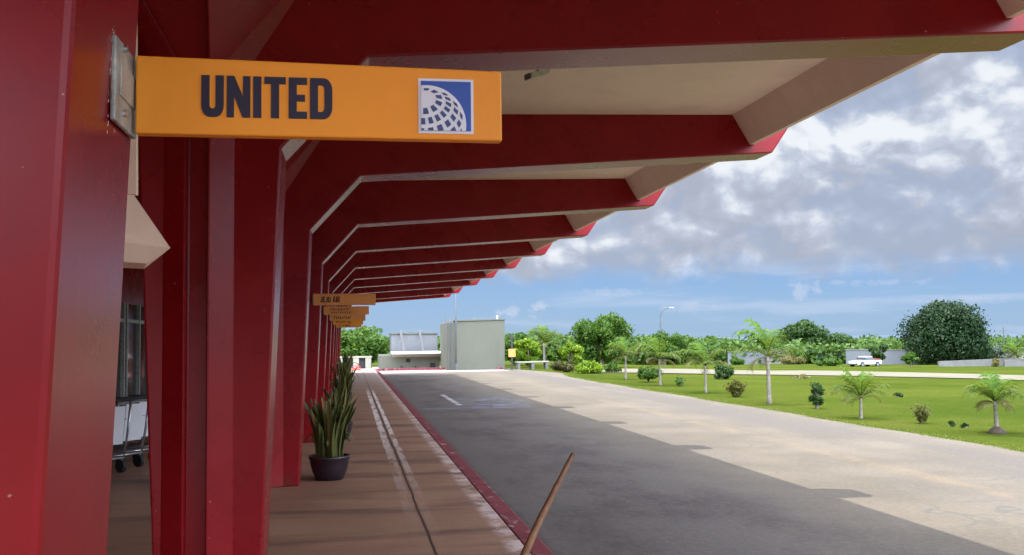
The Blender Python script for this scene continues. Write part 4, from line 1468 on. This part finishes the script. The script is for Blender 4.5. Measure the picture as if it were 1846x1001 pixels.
def palm(label, x_, y_, H, trunk, L, fresh, old, seed, rad=0.05, wind=-0.25, mound=False, spear=None):
    random.seed(seed)
    z0 = zg(x_, y_)
    t = thing('young_palm', label, 'palm', (x_, y_, z0), 0, 'young palms planted along the drive')
    m = MB()
    lean = random.uniform(-0.04, 0.04)
    pts = [(lean * (k / 8) ** 2 * trunk, 0, -0.05 + (trunk + 0.05) * k / 8) for k in range(9)]
    m.tube(pts, [rad * (1.55 if k == 0 else 1.12 - 0.05 * k + (0.06 if k % 2 else 0)) for k in range(9)], 9)
    m.build('trunk', M['bark'], t, smooth=True)
    top = Vector(pts[-1])
    c = MB()
    for i in range(fresh):
        a = 2 * math.pi * i / fresh + random.uniform(-0.35, 0.35)
        frond(c, top, a, random.uniform(0.55, 1.25), L * random.uniform(0.75, 1.1), random.uniform(0.8, 1.8), L * 0.42, wind=wind * 0.5)
    c.build('crown', M['leaf_palm'], t)
    s_ = MB()
    for a, e_, ln, dr in (spear or ((1.6, 1.35, 0.9, 0.9), (2.8, 1.25, 0.85, 1.5))):
        frond(s_, top + Vector((0, 0, 0.05)), a, e_, L * ln, dr, L * 0.40, wind=wind, w=0.036)
    s_.build('young_fronds', M['leaf_spear'], t)
    if old:
        o_ = MB()
        for i in range(old):
            a = 2 * math.pi * i / old + random.uniform(-0.4, 0.4)
            frond(o_, top - Vector((0, 0, 0.03)), a, random.uniform(0.05, 0.75), L * random.uniform(0.55, 0.9), random.uniform(1.0, 1.9), L * 0.26, wind=wind * 0.2)
        o_.build('old_fronds', M['leaf_old'], t)
    if mound:
        mm = MB()
        mm.lathe([(0.17, -0.01), (0.15, 0.03), (0.10, 0.08), (0.05, 0.12)], 14)
        mm.build('root_mound', M['mulch'], t, smooth=True)
    return t


palm('tallest young palm on the lawn, with fresh fronds blown to the left', 10.74, 25.4, 2.2, 1.22, 0.85, 4, 7, 41, 0.055, -0.30,
     spear=((1.9, 1.45, 1.25, 1.0), (3.0, 1.45, 1.25, 2.2), (3.4, 1.35, 0.9, 1.7), (0.6, 1.4, 0.8, 1.0)))
palm('second nearest young palm, short trunk and bright drooping fronds above the road edge', 10.61, 20.3, 1.05, 0.42, 0.60, 10, 4, 42, 0.034, -0.18,
     spear=((2.6, 1.35, 1.15, 0.7), (2.2, 1.2, 0.95, 1.0), (0.5, 1.3, 0.9, 0.9)))
palm('nearest young palm at the right edge, standing in a dark mulch mound', 11.22, 16.6, 1.15, 0.55, 0.58, 15, 9, 43, 0.038, -0.10, True,
     spear=((1.2, 1.4, 0.85, 0.9), (0.4, 1.2, 0.8, 1.2), (2.4, 1.2, 0.7, 1.5)))
palm('slim young palm on the lawn left of the reddish bushy croton', 11.05, 31.1, 1.5, 0.85, 0.85, 9, 4, 44, 0.04)
palm('young palm right of the clipped round bush, fourth from the tallest', 11.2, 36.4, 1.8, 0.95, 0.95, 9, 4, 45, 0.045)
palm('young palm left of the clipped round bush, farthest of the lawn row', 11.5, 42.3, 1.75, 0.98, 0.95, 10, 4, 46, 0.045)
palm('dark palm with arching fronds behind the lime green bush', 12.5, 66.0, 2.6, 1.5, 1.35, 12, 4, 47, 0.08, 0.1)
palm('ragged palm standing between the low concrete walls on the right', 52.3, 74.6, 2.2, 0.9, 1.2, 8, 7, 48, 0.07, 0.1)


# ------------------------------------------------------------------ grass tufts on the lawn edge, far woods
def grass_stuff():
    pos = []
    while len(pos) < 14000:
        y_ = random.uniform(9, 52)
        i = int((y_ + 30) / 0.5)
        x_ = rx[i] + abs(random.gauss(0, 0.16)) - 0.06
        pos.append((x_, y_, zg(x_, y_)))
    p_ = np.array(pos)
    n = len(p_)
    a = rng.uniform(0, 6.283, n)
    h = rng.uniform(0.015, 0.05, n)
    wd = rng.uniform(0.006, 0.014, n)
    dx, dy = np.cos(a), np.sin(a)
    lean = rng.normal(0, 0.03, (n, 2))
    v0 = p_ + np.stack([dx * wd, dy * wd, np.zeros(n)], 1)
    v1 = p_ - np.stack([dx * wd, dy * wd, np.zeros(n)], 1)
    v2 = p_ + np.stack([lean[:, 0], lean[:, 1], h], 1)
    v = np.stack([v0, v1, v2], 1).reshape(-1, 3)
    o = np_mesh('grass', v, np.arange(n * 3).reshape(n, 3), M['blade'])
    tag(o, 'short uneven fringe of grass along the road edge', 'grass', kind='stuff')


grass_stuff()


def far_wood():
    cs, rs_ = [], []
    for i in range(1500):
        a = random.uniform(-0.5, 0.85)
        D = 108 + 130 * random.random() ** 1.8
        x_, y_ = D * math.sin(a), D * math.cos(a)
        g_ = zg(x_, y_)
        # crowns reach to about eye level, a little lower towards the sea on the right
        top = 2.05 - 1.1 * ss(0.10, 0.50, a) + random.gauss(0, 0.28)
        if a < 0.02:
            top += 0.9
        h = max(1.2, top - g_)
        r_ = random.uniform(0.9, 1.9)
        cs.append((x_, y_, g_ + h - r_ * 0.7))
        rs_.append((r_, r_, r_ * 0.7))
        cs.append((x_ + random.uniform(-1.0, 1.0), y_, g_ + h * 0.42))
        rs_.append((r_ * 1.3, r_ * 1.3, h * 0.45))
    p_, d_ = blob_points(cs, rs_, 260000)
    v, q = leaf_cards(p_, d_, 0.42, 1.6)
    o = np_mesh('far_trees', v, q, M['leaf_far'])
    tag(o, 'band of green woodland along the horizon behind the lawn and buildings', 'woodland', kind='stuff')


far_wood()
